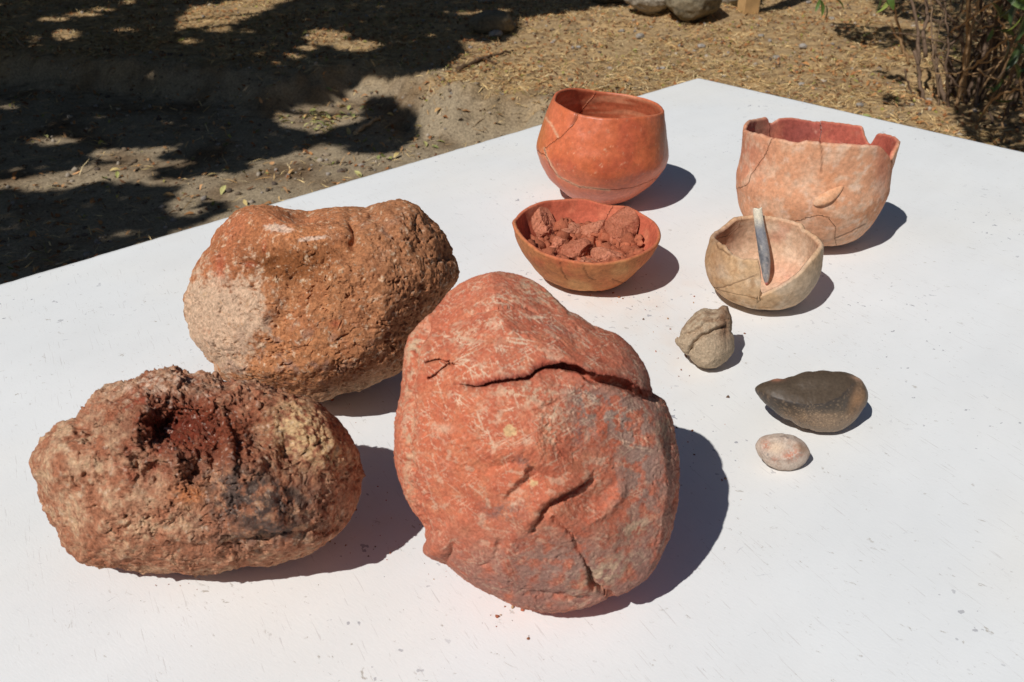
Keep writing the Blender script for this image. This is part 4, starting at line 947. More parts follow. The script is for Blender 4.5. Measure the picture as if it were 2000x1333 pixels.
# ------------------------------------------------------------------ pointed tool (tapered, faceted)
def tool():
    fs = SMALL['facing']
    k = np.argmin((SMALL['ipx'] - 1497) ** 2 + (SMALL['ipy'] - 556) ** 2 + np.where(fs, 1e7, 0)); tip = SMALL['In'].reshape(-1, 3)[k]
    k2 = np.argmin((SMALL['ipx'][-1] - 1479) ** 2 + np.where(fs[-1], 1e7, 0)); lean = SMALL['In'][-1][k2]
    toeye = EYE - tip; toeye /= np.linalg.norm(toeye)
    tip = tip + toeye * .005; lean = lean + np.array([0, -.012, .004])
    # lengthen until the top end reaches the height seen above the rim
    d = lean - tip; best = min(np.linspace(.9, 1.5, 200), key=lambda s: abs(proj(tip + d * s)[1] - 407)); topp = tip + d * best
    ax = topp - tip; Ln = np.linalg.norm(ax); ax /= Ln
    side = np.cross(ax, toeye); side /= np.linalg.norm(side); fr = np.cross(side, ax)
    if fr @ toeye < 0: fr = -fr
    ss = np.concatenate([np.linspace(0, .06, 5), np.linspace(.08, .97, 40), [.985, 1.0]]); m = 20
    wpx = np.interp(ss, [0, .02, .1, .3, .45, .7, 1.0], [.15, .3, .62, .95, 1.0, .9, .80])
    V = []; col = []
    for s, wv in zip(ss, wpx):
        a = np.linspace(0, 2 * np.pi, m, endpoint=False)
        ca, sa = np.cos(a), np.sin(a)
        rx = .0089 * wv * np.sign(ca) * np.abs(ca) ** .8; rz = .0058 * wv * np.sign(sa) * np.abs(sa) ** .8
        ridge = .0022 * wv * np.exp(-((ca - .15) / .22) ** 2) * (sa > 0)
        e = .0012 * np.sin(3 * a + 1) * (s > .98)
        c = tip + ax * (s * Ln) + side * (.0016 * math.sin(s * 5))
        V.append(c + side * rx[:, None] + fr * (rz + ridge)[:, None] + ax * e[:, None])
        P = np.stack([np.full(m, s * 14), ca * 2, sa * 2], -1); n = fbm(P, 3, 260); n2 = fbm(P * np.array([.35, 3, 3]), 3, 261)
        cc = np.tile(lin((138, 138, 140)), (m, 1)); cc = mixc(cc, (92, 96, 104), sstep(0, .4, n2)); cc = mixc(cc, (222, 212, 190), sstep(.66, .92, s + .25 * n2 + .0 * n)); cc = mixc(cc, (206, 200, 186), sstep(.1, .5, n) * .5)
        cc = mixc(cc, (190, 92, 84), np.full(m, sstep(.045, .0, s) * .9)); cc = mixc(cc, (100, 108, 126), np.full(m, math.exp(-((s - .7) / .09) ** 2)) * sstep(-.2, .2, n2) * .8)
        col.append(cc)
    V = np.concatenate(V); col = np.concatenate(col); F = []
    nr = len(ss)
    for i in range(nr - 1):
        for j in range(m): F.append((i * m + j, i * m + (j + 1) % m, (i + 1) * m + (j + 1) % m, (i + 1) * m + j))
    V = np.concatenate([V, [tip - ax * .0004, topp - ax * .001]]); col = np.concatenate([col, col[:1], [lin((210, 196, 168))]])
    F3 = []
    for f in F: F3 += [(f[0], f[1], f[2]), (f[0], f[2], f[3])]
    for j in range(m):
        F3.append((len(V) - 2, (j + 1) % m, j)); F3.append((len(V) - 1, (nr - 1) * m + j, (nr - 1) * m + (j + 1) % m))
    M = mat_attr("grey_bone", rough=.42, spec=.45, n_scale=400, var=.2, bump=.25, bump_dist=.0004, bump_scale=500)
    o = build("pointed_tool", V, np.array(F3), M, col=col, origin=tip)
    tag(o, "grey pointed tool with pale top leaning upright in the small broken bowl", "pointed tool")
tool()

# ------------------------------------------------------------------ red clods in the shallow bowl
def in_bowl(P):
    """press the clods' sides and undersides against the inside of the bowl"""
    q = np.asarray(BOWLQ); P = P.copy()
    for _ in range(2):
        zl = P[:, 2] - TZ - .004 + (P[:, 0] - q[0]) * q[4] - (P[:, 1] - q[1]) * q[3]
        cx_, cy_ = q[0] + (P[:, 2] - TZ) * q[4], q[1] - (P[:, 2] - TZ) * q[3]
        T = np.clip((zl - .007) / q[2], .004, 1.0); lim = hermite(np.sqrt(T), ZF, np.concatenate([[0.], q[7:13]])) - .009
        lim = np.maximum(lim, .02); dx, dy = P[:, 0] - cx_, P[:, 1] - cy_; r = np.hypot(dx, dy) + 1e-9
        k = np.minimum(1, lim / r); P[:, 0], P[:, 1] = cx_ + dx * k, cy_ + dy * k
        P[:, 2] = np.maximum(P[:, 2], TZ + .011)
    return P
def z4(L): return [(980 + a / 2.898, 140 + b / 2.898) for a, b in L]
CLODS = [
 ("big red clod with a flat dusty face, against the bowl's broken rim chip", z4([(580,960),(590,900),(612,840),(625,790),(655,766),(700,768),(760,798),(798,812),(815,850),(835,900),(832,960),(820,1010),(770,1008),(720,1020),(680,1042),(630,1035),(590,1000)]), 40, .805),
 ("tall red clod at the shallow bowl's shaded edge, opposite the flat-faced clod", z4([(85,820),(100,800),(160,766),(200,775),(245,785),(272,830),(280,870),(302,905),(295,960),(275,998),(235,990),(195,975),(160,950),(128,910),(105,860)]), 34, .808),
 ("rough red clod in the bowl's middle touching the flat-faced clod", z4([(438,930),(455,885),(480,860),(530,848),(575,846),(598,890),(590,920),(540,950),(520,975),(480,962),(445,952)]), 24, .800),
 ("smaller crumbly clod behind, wedged between the tall clod and middle clod", z4([(325,920),(312,885),(325,870),(370,870),(415,862),(445,868),(450,900),(430,940),(380,950),(345,962)]), 22, .797),
 ("lumpy clod lowest in the heap, near the front rim's middle", z4([(332,1030),(345,990),(380,975),(420,962),(460,950),(505,985),(500,1020),(470,1058),(420,1072),(375,1062)]), 24, .798),
 ("knobbly narrow clod beside the tall clod's foot", z4([(232,1025),(262,1000),(285,985),(300,945),(330,935),(352,960),(335,1010),(325,1060),(280,1050),(245,1040)]), 20, .796),
 ("flattish clod under the flat-faced clod along the front rim", z4([(500,1015),(545,1005),(600,1012),(640,1025),(700,1055),(690,1078),(620,1092),(560,1090),(515,1070)]), 18, .797),
 ("thin crumbly clod just showing over the front rim", z4([(395,1085),(440,1068),(490,1060),(530,1066),(540,1090),(500,1105),(430,1105)]), 16, .796),
 ("small clod chip at the bowl's sunlit end beneath the big clod", z4([(700,1055),(720,1030),(770,1020),(800,1025),(790,1050),(740,1070),(705,1072)]), 15, .802),
]
def relK(seed):
    def f(L, X, Y, w):
        p = L / 50.0
        q = p + .15 * np.stack([perlin(p * 2, seed), perlin(p * 2, seed + 1), perlin(p * 2, seed + 2)], -1)
        return 3.0 * fbm(q * 1.6, 3, seed) + 2.3 * fbm(q * 4.5, 4, seed + 3, .6) - 2.6 * sstep(.78, .96, fbm(q * 2.4, 2, seed + 7, .5, True)) - 2.0 * np.maximum(0, .3 - worley(q * 2.6, seed + 6)) * 4 + .6 * perlin(q * 12, seed + 5)
    return f
def paintK(L, X, Y, w, N):
    p = L / 50.0; c = np.tile(lin((182, 110, 80)), (len(L), 1)); n2 = fbm(p * 5, 3, 270); n3 = fbm(p * 14, 3, 271)
    c = mixc(c, (204, 128, 98), sstep(-.1, .3, n2) * .7); c = mixc(c, (156, 80, 58), sstep(.15, .45, -n3) * .6); return mixc(c, (206, 136, 100), sstep(.3, .5, n3) * .5)
for i, (lb, ol, dp, zc) in enumerate(CLODS):
    _o = np.array(ol); _c = (_o.max(0) + _o.min(0)) / 2; ol = (_c + (_o - _c) * 1.14).tolist()
    tint = np.array([1, 1.06, 1.08]) ** (i % 4 - 1) * (.88 + .08 * (i * 7 % 4))
    o, _ = lump("clay_clod", ol, dp, 6, relK(300 + 11 * i), lambda *a, t_=tint: paintK(*a) * t_, M_clay, z_center=zc, smooth=0, cuts=(40 + i, 13, (.74, .95)), keep_in=in_bowl)
    tag(o, lb, "clod", "red clay clods heaped in the shallow bowl")
# crumbs under and between the clods
n = 260; v0, t0 = ico(2)
rr = .095 * np.sqrt(rng.rand(n)); aa = rng.rand(n) * 6.283
cx_, cy_ = BOWLQ[0] + .003 + rr * np.cos(aa), BOWLQ[1] - .002 + rr * np.sin(aa)
rad = .005 + .008 * rng.rand(n) ** 2
cz_ = TZ + .016 + .052 * (rr / .105) ** 2.6 + rad * .6 + .012 * rng.rand(n) * (rr < .08)
V = (v0[None] * (1 + .30 * rng.normal(size=(n, len(v0), 1))).clip(.45, 1.6) * rad[:, None, None] * (.6 + .8 * rng.rand(n, 1, 3)) + np.stack([cx_, cy_, cz_], -1)[:, None]).reshape(-1, 3)
Fc = (t0[None] + (np.arange(n) * len(v0))[:, None, None]).reshape(-1, 3)
V = in_bowl(V)
cr = build("clay_crumbs", V, Fc, M_clay, col=np.repeat(np.tile(lin((176, 102, 74)), (n, 1)) * (.75 + .4 * rng.rand(n, 1)), len(v0), 0), smooth=False, origin=np.array([BOWLQ[0], BOWLQ[1], TZ + .01]))
tag(cr, "fine red crumbs lying under the clods in the shallow bowl", "crumbs", kind='stuff')

# loose crumbs and grains shed on the table top round the lumps
n = 230; v0, t0 = ico(1)
src = np.array([(740, 1000), (700, 1060), (1180, 590), (1240, 560), (1330, 715), (1000, 1195), (330, 1125), (650, 790), (1400, 930), (1340, 850), (840, 1090), (420, 745), (1440, 600), (1300, 640)])[rng.randint(0, 14, n)]
gx_, gy_ = src[:, 0] + rng.normal(0, 45, n), src[:, 1] + rng.normal(0, 28, n)
g = hit(gx_, gy_, TZ); r = .0004 + .0016 * rng.rand(n) ** 4
V = (v0[None] * (1 + .3 * rng.normal(size=(n, len(v0), 1))).clip(.5, 1.5) * r[:, None, None] * (.6 + .8 * rng.rand(n, 1, 3)) + (g + np.stack([0 * r, 0 * r, r * .5], -1))[:, None]).reshape(-1, 3)
Fc = (t0[None] + (np.arange(n) * len(v0))[:, None, None]).reshape(-1, 3)
cc = np.array([lin(q_) for q_ in [(176, 104, 76), (150, 96, 66), (196, 158, 120), (120, 96, 80)]])[rng.choice(4, n)] * (.8 + .3 * rng.rand(n, 1))
tag(build("loose_grains", V, Fc, M_clay, col=np.repeat(cc, len(v0), 0), smooth=False, origin=np.array([0, 1.0, TZ])), "reddish grains and crumbs shed on the white table round the lumps", "grains", kind='stuff')

# ================================================================== BACKGROUND
def gpt(px, py):
    """the point of the ground seen at a photo pixel"""
    z = 0.1
    for _ in range(6):
        P = hit(np.array(float(px)), np.array(float(py)), z); z = float(ground_z(P[0:1], P[1:2])[0])
    return np.array([P[0], P[1], z])
def paint_rock(c1, c2, c3, seed):
    def f(V):
        n1 = fbm(V * 5, 4, seed); n2 = fbm(V * 22, 4, seed + 1, .65)
        c = np.tile(lin(c1), (len(V), 1)); c = mixc(c, c2, sstep(-.2, .3, n1)); return mixc(c, c3, sstep(.05, .4, n2) * .8)
    return f
def field_stone(px, py, size, label, group, cols, seed, level=5, bury=.25, mat=None, z=None):
    """a weathered stone lying on the ground; size = width, depth, height in metres"""
    n, T = ico(level); rs = np.random.RandomState(seed)
    V = n.copy()
    for _ in range(7):
        a = rs.normal(size=3); a /= np.linalg.norm(a); h = V @ a; V = V - a * (np.maximum(h - rs.uniform(.72, .95), 0) * .85)[:, None]
    V = V * (1 + .13 * fbm(n * 1.4, 3, seed) + .05 * fbm(n * 5, 3, seed + 1))[:, None]
    V = V * np.array(size) / 2; a = rs.uniform(-.5, .5); c, s = math.cos(a), math.sin(a)
    V = np.stack([V[:, 0] * c - V[:, 1] * s, V[:, 0] * s + V[:, 1] * c, V[:, 2]], -1)
    g = gpt(px, py); g[1] += size[1] * .3
    if g[0] > 0 or True: g[2] = float(ground_z(g[0:1], g[1:2])[0])
    V[:, 2] += size[2] / 2 * (1 - bury)
    o = build("field_stone", V + g, T, mat or M_fstone, col=paint_rock(*cols, seed)(V), origin=g)
    return tag(o, label, "stone", group)
M_fstone = mat_attr("weathered_stone", rough=.9, spec=.2, n_scale=60, var=.3, bump=.7, bump_dist=.006, bump_scale=70)
PALE = ((150, 140, 124), (176, 166, 148), (110, 100, 88)); DARK = ((116, 106, 86), (134, 122, 100), (80, 72, 58)); GREYS = ((146, 138, 128), (172, 164, 154), (112, 104, 96))
field_stone(1272, 36, (.40, .34, .26), "pale flat-topped stone in the row of stones left of the wooden post", "row of stones", PALE, 501, bury=.15)
field_stone(1356, 43, (.44, .38, .34), "rounded olive-grey stone in the row, next to the wooden post", "row of stones", DARK, 515, bury=.15)
field_stone(1425, 16, (.34, .3, .26), "far stone just behind the wooden post's left side", "row of stones", PALE, 523, bury=.1)
field_stone(1190, 8, (.34, .3, .2), "low stone in the tree's shade at the far end of the row", "row of stones", DARK, 531, bury=.3)
field_stone(962, 66, (.34, .28, .17), "half-buried shaded grey stone under the tree's shadow edge", None, DARK, 541, bury=.35)
field_stone(968, 72, (.10, .08, .05), "small pale stone beside the half-buried shaded stone", None, GREYS, 547, bury=.3)
field_stone(950, 6, (.20, .16, .1), "small grey stone at the far edge of the ground, in half shade", None, GREYS, 548, bury=.3)
for i, (px, py, w_) in enumerate([(1250, 76, .085), (1487, 74, .055), (1370, 95, .07), (1568, 98, .075), (1517, 116, .06), (1520, 126, .04), (1294, 137, .045), (1580, 8, .06), (1330, 90, .045), (1680, 210, .05), (1566, 168, .05), (1625, 40, .06), (1215, 62, .05), (1130, 95, .04)]):
    field_stone(px, py, (w_ * .8, w_ * .65, w_ * .45), "small grey stone lying loose on the dry grass", "small grey stones on the dry grass", GREYS, 560 + i, level=4, bury=.2)
# --- wooden post
def post():
    g = gpt(1460, 26)
    bm = bmesh.new(); bmesh.ops.create_cube(bm, size=1.0)
    bmesh.ops.subdivide_edges(bm, edges=list(bm.edges), cuts=5, use_grid_fill=True)
    for v in bm.verts:
        v.co.x *= .125; v.co.y *= .11; v.co.z = (v.co.z + .5) * 1.25 - .12
        v.co.x += .004 * math.sin(v.co.z * 9 + v.co.y * 40)
    me = bpy.data.meshes.new("wooden_post"); bm.to_mesh(me); bm.free()
    m = mat_plain("weathered_wood", (196, 158, 108), rough=.85, n_scale=9, var=.25, bump=.4, bump_dist=.004)
    me.materials.append(m); o = link("wooden_post", me, None, g); o.rotation_euler = (.02, -.015, .35)
    tag(o, "square weathered wooden post standing beside the row of stones", "post")
post()
# --- sticks on the ground
M_bark = mat_attr("bark", rough=.85, spec=.15, n_scale=120, var=.35, bump=.5, bump_dist=.002, bump_scale=180)
def tube(pts, r0, r1, seg=6, sub=4, jit=0.0, rs=rng):
    pts = np.asarray(pts, float)
    t = np.linspace(0, len(pts) - 1, (len(pts) - 1) * sub + 1); k = np.minimum(t.astype(int), len(pts) - 2); fr = (t - k)[:, None]
    P = pts[k] * (1 - fr) + pts[k + 1] * fr
    if len(P) > 4: P[1:-1] = (P[:-2] + 2 * P[1:-1] + P[2:]) / 4
    if jit: P[1:-1] += rs.normal(0, jit, P[1:-1].shape)
    d = np.gradient(P, axis=0); d /= np.linalg.norm(d, axis=1, keepdims=True) + 1e-12
    ref = np.array([.3, .2, .93]); ref = np.where(np.abs(d @ ref)[:, None] > .9, np.array([[1., 0, 0]]), ref[None])
    s = np.cross(d, ref); s /= np.linalg.norm(s, axis=1, keepdims=True); u = np.cross(s, d)
    r = (r0 + (r1 - r0) * np.linspace(0, 1, len(P))) * (1 + .12 * rs.normal(size=len(P)))
    a = np.linspace(0, 2 * np.pi, seg, endpoint=False)
    V = (P[:, None] + r[:, None, None] * (np.cos(a)[None, :, None] * s[:, None] + np.sin(a)[None, :, None] * u[:, None])).reshape(-1, 3)
    i, j = np.meshgrid(np.arange(len(P) - 1), np.arange(seg), indexing='ij'); j2 = (j + 1) % seg
    A, B, Cc, D = i * seg + j, i * seg + j2, (i + 1) * seg + j2, (i + 1) * seg + j
    T = np.concatenate([np.stack([A, B, Cc], -1).reshape(-1, 3), np.stack([A, Cc, D], -1).reshape(-1, 3)])
    n0 = len(V); V = np.concatenate([V, P[:1], P[-1:]]); jj_ = np.arange(seg)
    T = np.concatenate([T, np.stack([np.full(seg, n0), (jj_ + 1) % seg, jj_], -1), np.stack([np.full(seg, n0 + 1), n0 - seg + jj_, n0 - seg + (jj_ + 1) % seg], -1)])
    return V, T
def join(parts):
    V, T, o = [], [], 0
    for v, t in parts: V.append(v); T.append(t + o); o += len(v)
    return np.concatenate(V), np.concatenate(T)
def stick(pix, r, label, col, fork=None):
    P = [gpt(*p) + np.array([0, 0, r * 1.2]) for p in pix]; parts = [tube(P, r, r * .5, jit=r * .3)]
    if fork: parts.append(tube([gpt(*p) + np.array([0, 0, r * 1.2]) for p in fork], r * .6, r * .3))
    V, T = join(parts); o = build("stick", V, T, M_bark, col=np.tile(lin(col), (len(V), 1)) * (.8 + .3 * rng.rand(len(V), 1)), origin=P[0])
    tag(o, label, "stick")
stick([(895, 142), (920, 130), (945, 118), (970, 112), (1002, 104)], .014, "thin dark forked stick lying on the sunlit dry grass", (92, 72, 54), [(945, 118), (958, 124), (970, 131)])
stick([(694, 266), (712, 253), (730, 242), (742, 234)], .014, "short pale stick at the edge of the tree's shadow", (190, 160, 124))
stick([(30, 76), (45, 92), (50, 98)], .010, "slim pale stick in the deep shade under the tree", (170, 140, 110))
# --- fallen leaves one can pick out
def leaf_mesh(name, L_, W_, fold=.25, bend=.12):
    t = np.linspace(0, 1, 6); w = W_ / 2 * np.sin(np.pi * np.clip(t, .02, .98)) ** .8
    mid = np.stack([t * L_ - L_ / 2, 0 * t, -bend * L_ * (2 * t - 1) ** 2 + bend * L_], -1)
    V = np.concatenate([mid, mid + np.stack([0 * t, w, fold * w], -1), mid + np.stack([0 * t, -w, fold * w], -1)])
    F = []
    for i in range(5): F += [(i, i + 1, 7 + i, 6 + i), (i, 12 + i, 13 + i, i + 1)]
    me = bpy.data.meshes.new(name); me.from_pydata(V.tolist(), [], F); me.update(); return me
leaf_cols = [(186, 180, 116), (164, 164, 94), (200, 176, 116), (142, 146, 88), (196, 156, 104)]
FLM = []
for i, c in enumerate(leaf_cols):
    me = leaf_mesh("fallen_leaf", .055, .024); me.materials.append(mat_plain("fallen_leaf_%d" % i, c, rough=.7, n_scale=60, var=.2, bump=.1)); FLM.append(me)
def fallen(px, py, k, label, group):
    g = gpt(px, py); o = link("fallen_leaf", FLM[k % 5], None, g + np.array([0, 0, .004 + .008 * rng.rand()]))
    o.rotation_euler = (rng.normal(0, .35), rng.normal(0, .3), rng.rand() * 6.28); s = .6 + .5 * rng.rand(); o.scale = (s, s, s)
    tag(o, label, "leaf", group)
for i in range(70):
    c = [(625, 232), (560, 232), (640, 245), (690, 232)][rng.choice(4, p=[.5, .2, .2, .1])]
    fallen(c[0] + rng.normal(0, 22), c[1] + rng.normal(0, 11), i, "yellow-green fallen leaf in the sunlit pile on bare earth by the shade", "fallen leaves in the pile")
for i, (px, py) in enumerate([(437, 375), (443, 338), (415, 345), (520, 342), (570, 340), (655, 322), (760, 313), (775, 308), (740, 310), (812, 275), (830, 285), (845, 270), (818, 252), (850, 290), (700, 278), (90, 270), (230, 345), (225, 335), (205, 352), (330, 385), (700, 345), (860, 280), (480, 400), (905, 160), (855, 205), (1160, 90), (1240, 100), (1665, 178), (1690, 232), (1730, 205), (1600, 118), (1480, 20)]):
    fallen(px, py, i, "single yellow-green leaf fallen loose on open ground", "loose fallen leaves")

# ================================================================== shade tree (stands beyond the left edge, throws the dappled shade)
SHADE = [[(-500, -80), (560, -80), (505, -8), (470, -2), (440, 6), (372, 14), (345, 42), (345, 60), (420, 50), (470, 45), (520, 22), (600, -10), (1000, -40), (1250, -30), (1250, 10), (1150, 18), (1060, 32), (960, 42), (900, 66), (905, 100), (890, 122), (830, 140), (760, 150), (712, 142), (690, 165), (650, 182), (600, 200), (540, 215), (520, 235), (560, 252), (620, 262), (690, 246), (715, 235), (722, 195), (752, 190), (782, 214), (812, 228), (812, 266), (782, 292), (740, 300), (690, 298), (640, 275), (560, 300), (490, 316), (440, 330), (350, 352), (310, 342), (285, 312), (180, 322), (60, 345), (-500, 400)],
         [(-500, 350), (0, 372), (60, 378), (140, 368), (200, 362), (270, 360), (352, 368), (335, 386), (310, 402), (352, 390), (430, 396), (445, 412), (380, 440), (200, 500), (0, 580), (-500, 760)],
         [(895, 20), (1010, 10), (1012, 62), (985, 82), (930, 82), (890, 70)],
         [(400, 335), (470, 322), (480, 335), (420, 342)]]
GAPS = [(640, 75, 55, 18), (700, 90, 55, 14), (600, 95, 30, 8), (105, 276, 62, 10), (20, 210, 26, 8), (235, 303, 85, 15), (300, 292, 60, 8), (70, 92, 14, 22), (130, 70, 34, 16), (105, 38, 40, 6), (220, 135, 12, 5), (300, 148, 20, 8), (540, 125, 12, 9), (370, 80, 20, 5), (250, 60, 30, 5), (160, 30, 40, 5), (30, 435, 26, 8), (250, 455, 32, 8), (105, 425, 22, 6), (20, 520, 30, 8), (430, 60, 35, 6), (620, 62, 26, 6), (575, 110, 22, 6), (330, 320, 60, 10), (480, 180, 8, 6), (100, 178, 12, 4), (200, 20, 30, 4), (30, 330, 20, 4), (270, 400, 26, 5)]
def shade_leaves(n, polys, gaps, x0, x1, y0, y1, thr, sc, h0, h1, size, seed, bank_extra=False):
    rs = np.random.RandomState(seed)
    x = rs.uniform(x0, x1, n); y = rs.uniform(y0, y1, n); z = ground_z(x, y)
    if bank_extra:
        xb = rs.uniform(x0, x1, n * 2); yb = rs.uniform(y0, y1, n * 2); db, _, _ = polyd(xb, yb, _bk); kb = db < .3
        x = np.concatenate([x, xb[kb]]); y = np.concatenate([y, yb[kb]]); z = ground_z(x, y); n = len(x)
    px, py = proj(np.stack([x, y, z], -1))
    P2 = np.stack([x, y, 0 * x], -1)
    wob = fbm(P2 * 5, 3, seed); wx, wy = px + 16 * wob, py + 6 * fbm(P2 * 5, 3, seed + 5)
    k = np.zeros(n, bool)
    for p in polys: k |= inpoly(wx, wy, p)
    nz = fbm(P2 * np.array([sc, sc, 1]), 3, seed + 9)
    k &= nz < thr
    for (gx_, gy_, rx, ry) in gaps: k &= (((px - gx_) / rx) ** 2 + ((py - gy_) / ry) ** 2) > .8 + .5 * wob
    k &= z > -1
    x, y, z = x[k], y[k], z[k]; n = len(x)
    h = h0 + (h1 - h0) * (.5 + .5 * np.tanh(1.6 * fbm(np.stack([x, y, 0 * x], -1) * 1.1, 2, seed + 3) + rs.normal(0, .5, n)))
    c = np.stack([x, y, z], -1) + TO_SUN * (h / TO_SUN[2])[:, None]
    d = rs.normal(size=(n, 3)); d /= np.linalg.norm(d, axis=1, keepdims=True)
    s = np.cross(d, rs.normal(size=(n, 3))); s /= np.linalg.norm(s, axis=1, keepdims=True)
    L_ = size * (.7 + .6 * rs.rand(n))[:, None]; W_ = L_ * .42
    up = np.cross(d, s)
    V = np.stack([c - d * L_ / 2, c + s * W_ / 2 + up * L_ * .08, c + d * L_ / 2, c - s * W_ / 2 + up * L_ * .08], 1).reshape(-1, 3)
    F = (np.arange(n) * 4)[:, None] + np.array([0, 1, 2, 3])
    col = np.repeat(np.array([lin(q_) for q_ in [(70, 92, 40), (92, 112, 52), (58, 78, 36)]])[rs.choice(3, n)] * (.8 + .4 * rs.rand(n, 1)), 4, 0)
    return V, F, col, c
M_leaf = mat_attr("green_leaf", rough=.55, spec=.35, n_scale=60, var=.15, bump=.0)
Vc, Fc_, cc_, cen = shade_leaves(200000, SHADE, GAPS, -6.5, 1.6, 2.2, 9.5, .40, 2.6, 2.3, 4.8, .11, 900, True)
tx0, ty0 = cen[:, 0].mean() - .3, cen[:, 1].mean() - .6
tree = empty("shade_tree", (tx0, ty0, float(ground_z(np.array([tx0]), np.array([ty0]))[0])))
tag(tree, "leafy tree whose dappled shade darkens the ground behind the table", "tree")
to_ = np.array(tree.location)
build("crown", Vc - to_, Fc_, M_leaf, parent=tree, col=cc_, smooth=False)
V, T = tube([(0, 0, -.1), (.05, .03, .6), (-.04, .05, 1.3), (.06, 0, 2.0), (.02, .05, 2.7)], .17, .10, seg=12, sub=5, jit=.006)
build("trunk", V, T, M_bark, parent=tree, col=np.tile(lin((104, 88, 72)), (len(V), 1)))
for i in range(11):
    e = cen[rng.randint(len(cen))] - to_; b = np.array([.02, .04, rng.uniform(1.9, 2.7)])
    V, T = tube([b, b * .6 + e * .4 + np.array([0, 0, .3]), e], .06, .012, seg=7, sub=5, jit=.012)
    build("limb", V, T, M_bark, parent=tree, col=np.tile(lin((100, 84, 68)), (len(V), 1)))

# unseen second tree, added so its crown blocks sky light over the shaded ground
rs = np.random.RandomState(41)
n = 42000; bl = np.array([(-7.5, 10.2, 4.6, 1.7), (-5.2, 11.2, 5.0, 1.9), (-2.6, 11.6, 4.7, 1.7), (-8.6, 8.2, 4.4, 1.5), (-5.6, 12.4, 3.6, 1.5), (-1.2, 12.6, 4.0, 1.4), (-9.4, 6.0, 4.2, 1.4)])
b = bl[rs.randint(0, len(bl), n)]; d = rs.normal(size=(n, 3)); d /= np.linalg.norm(d, axis=1, keepdims=True)
c = b[:, :3] + d * b[:, 3:] * (.45 + .6 * rs.rand(n, 1)); c[:, 2] = np.maximum(c[:, 2], 2.2)
land = c + TO_SUN * (-(c[:, 2:] / TO_SUN[2])); c = c[(land[:, 1] > 8.9) | (land[:, 0] < -5.6)]; n = len(c)
d = rs.normal(size=(n, 3)); d /= np.linalg.norm(d, axis=1, keepdims=True); s_ = np.cross(d, rs.normal(size=(n, 3))); s_ /= np.linalg.norm(s_, axis=1, keepdims=True)
V = np.stack([c - d * .08, c + s_ * .035, c + d * .08, c - s_ * .035], 1).reshape(-1, 3); F_ = (np.arange(n) * 4)[:, None] + np.array([0, 1, 2, 3])
t2 = empty("shade_tree", (-5.3, 11.0, float(ground_z(np.array([-5.3]), np.array([11.0]))[0]))); o2 = np.array(t2.location)
tag(t2, "added unseen leafy tree beyond the far edge, deepening the shade on the ground", "tree")
build("crown", V - o2, F_, M_leaf, parent=t2, col=np.repeat(np.array([lin(q_) for q_ in [(70, 92, 40), (88, 106, 50), (58, 78, 36)]])[rs.choice(3, n)], 4, 0), smooth=False)
V, T = tube([(0, 0, -.1), (.06, .02, .8), (-.05, .06, 1.7), (.08, 0, 2.6), (.02, .05, 3.6)], .22, .12, seg=12, sub=5, jit=.008)
build("trunk", V, T, M_bark, parent=t2, col=np.tile(lin((104, 88, 72)), (len(V), 1)))
for q_ in bl:
    e = q_[:3] - o2; b0 = np.array([.02, .04, rs.uniform(2.2, 3.4)]); V, T = tube([b0, b0 * .6 + e * .4 + np.array([0, 0, .3]), e], .08, .02, seg=7, sub=5, jit=.02)
    build("limb", V, T, M_bark, parent=t2, col=np.tile(lin((100, 84, 68)), (len(V), 1)))

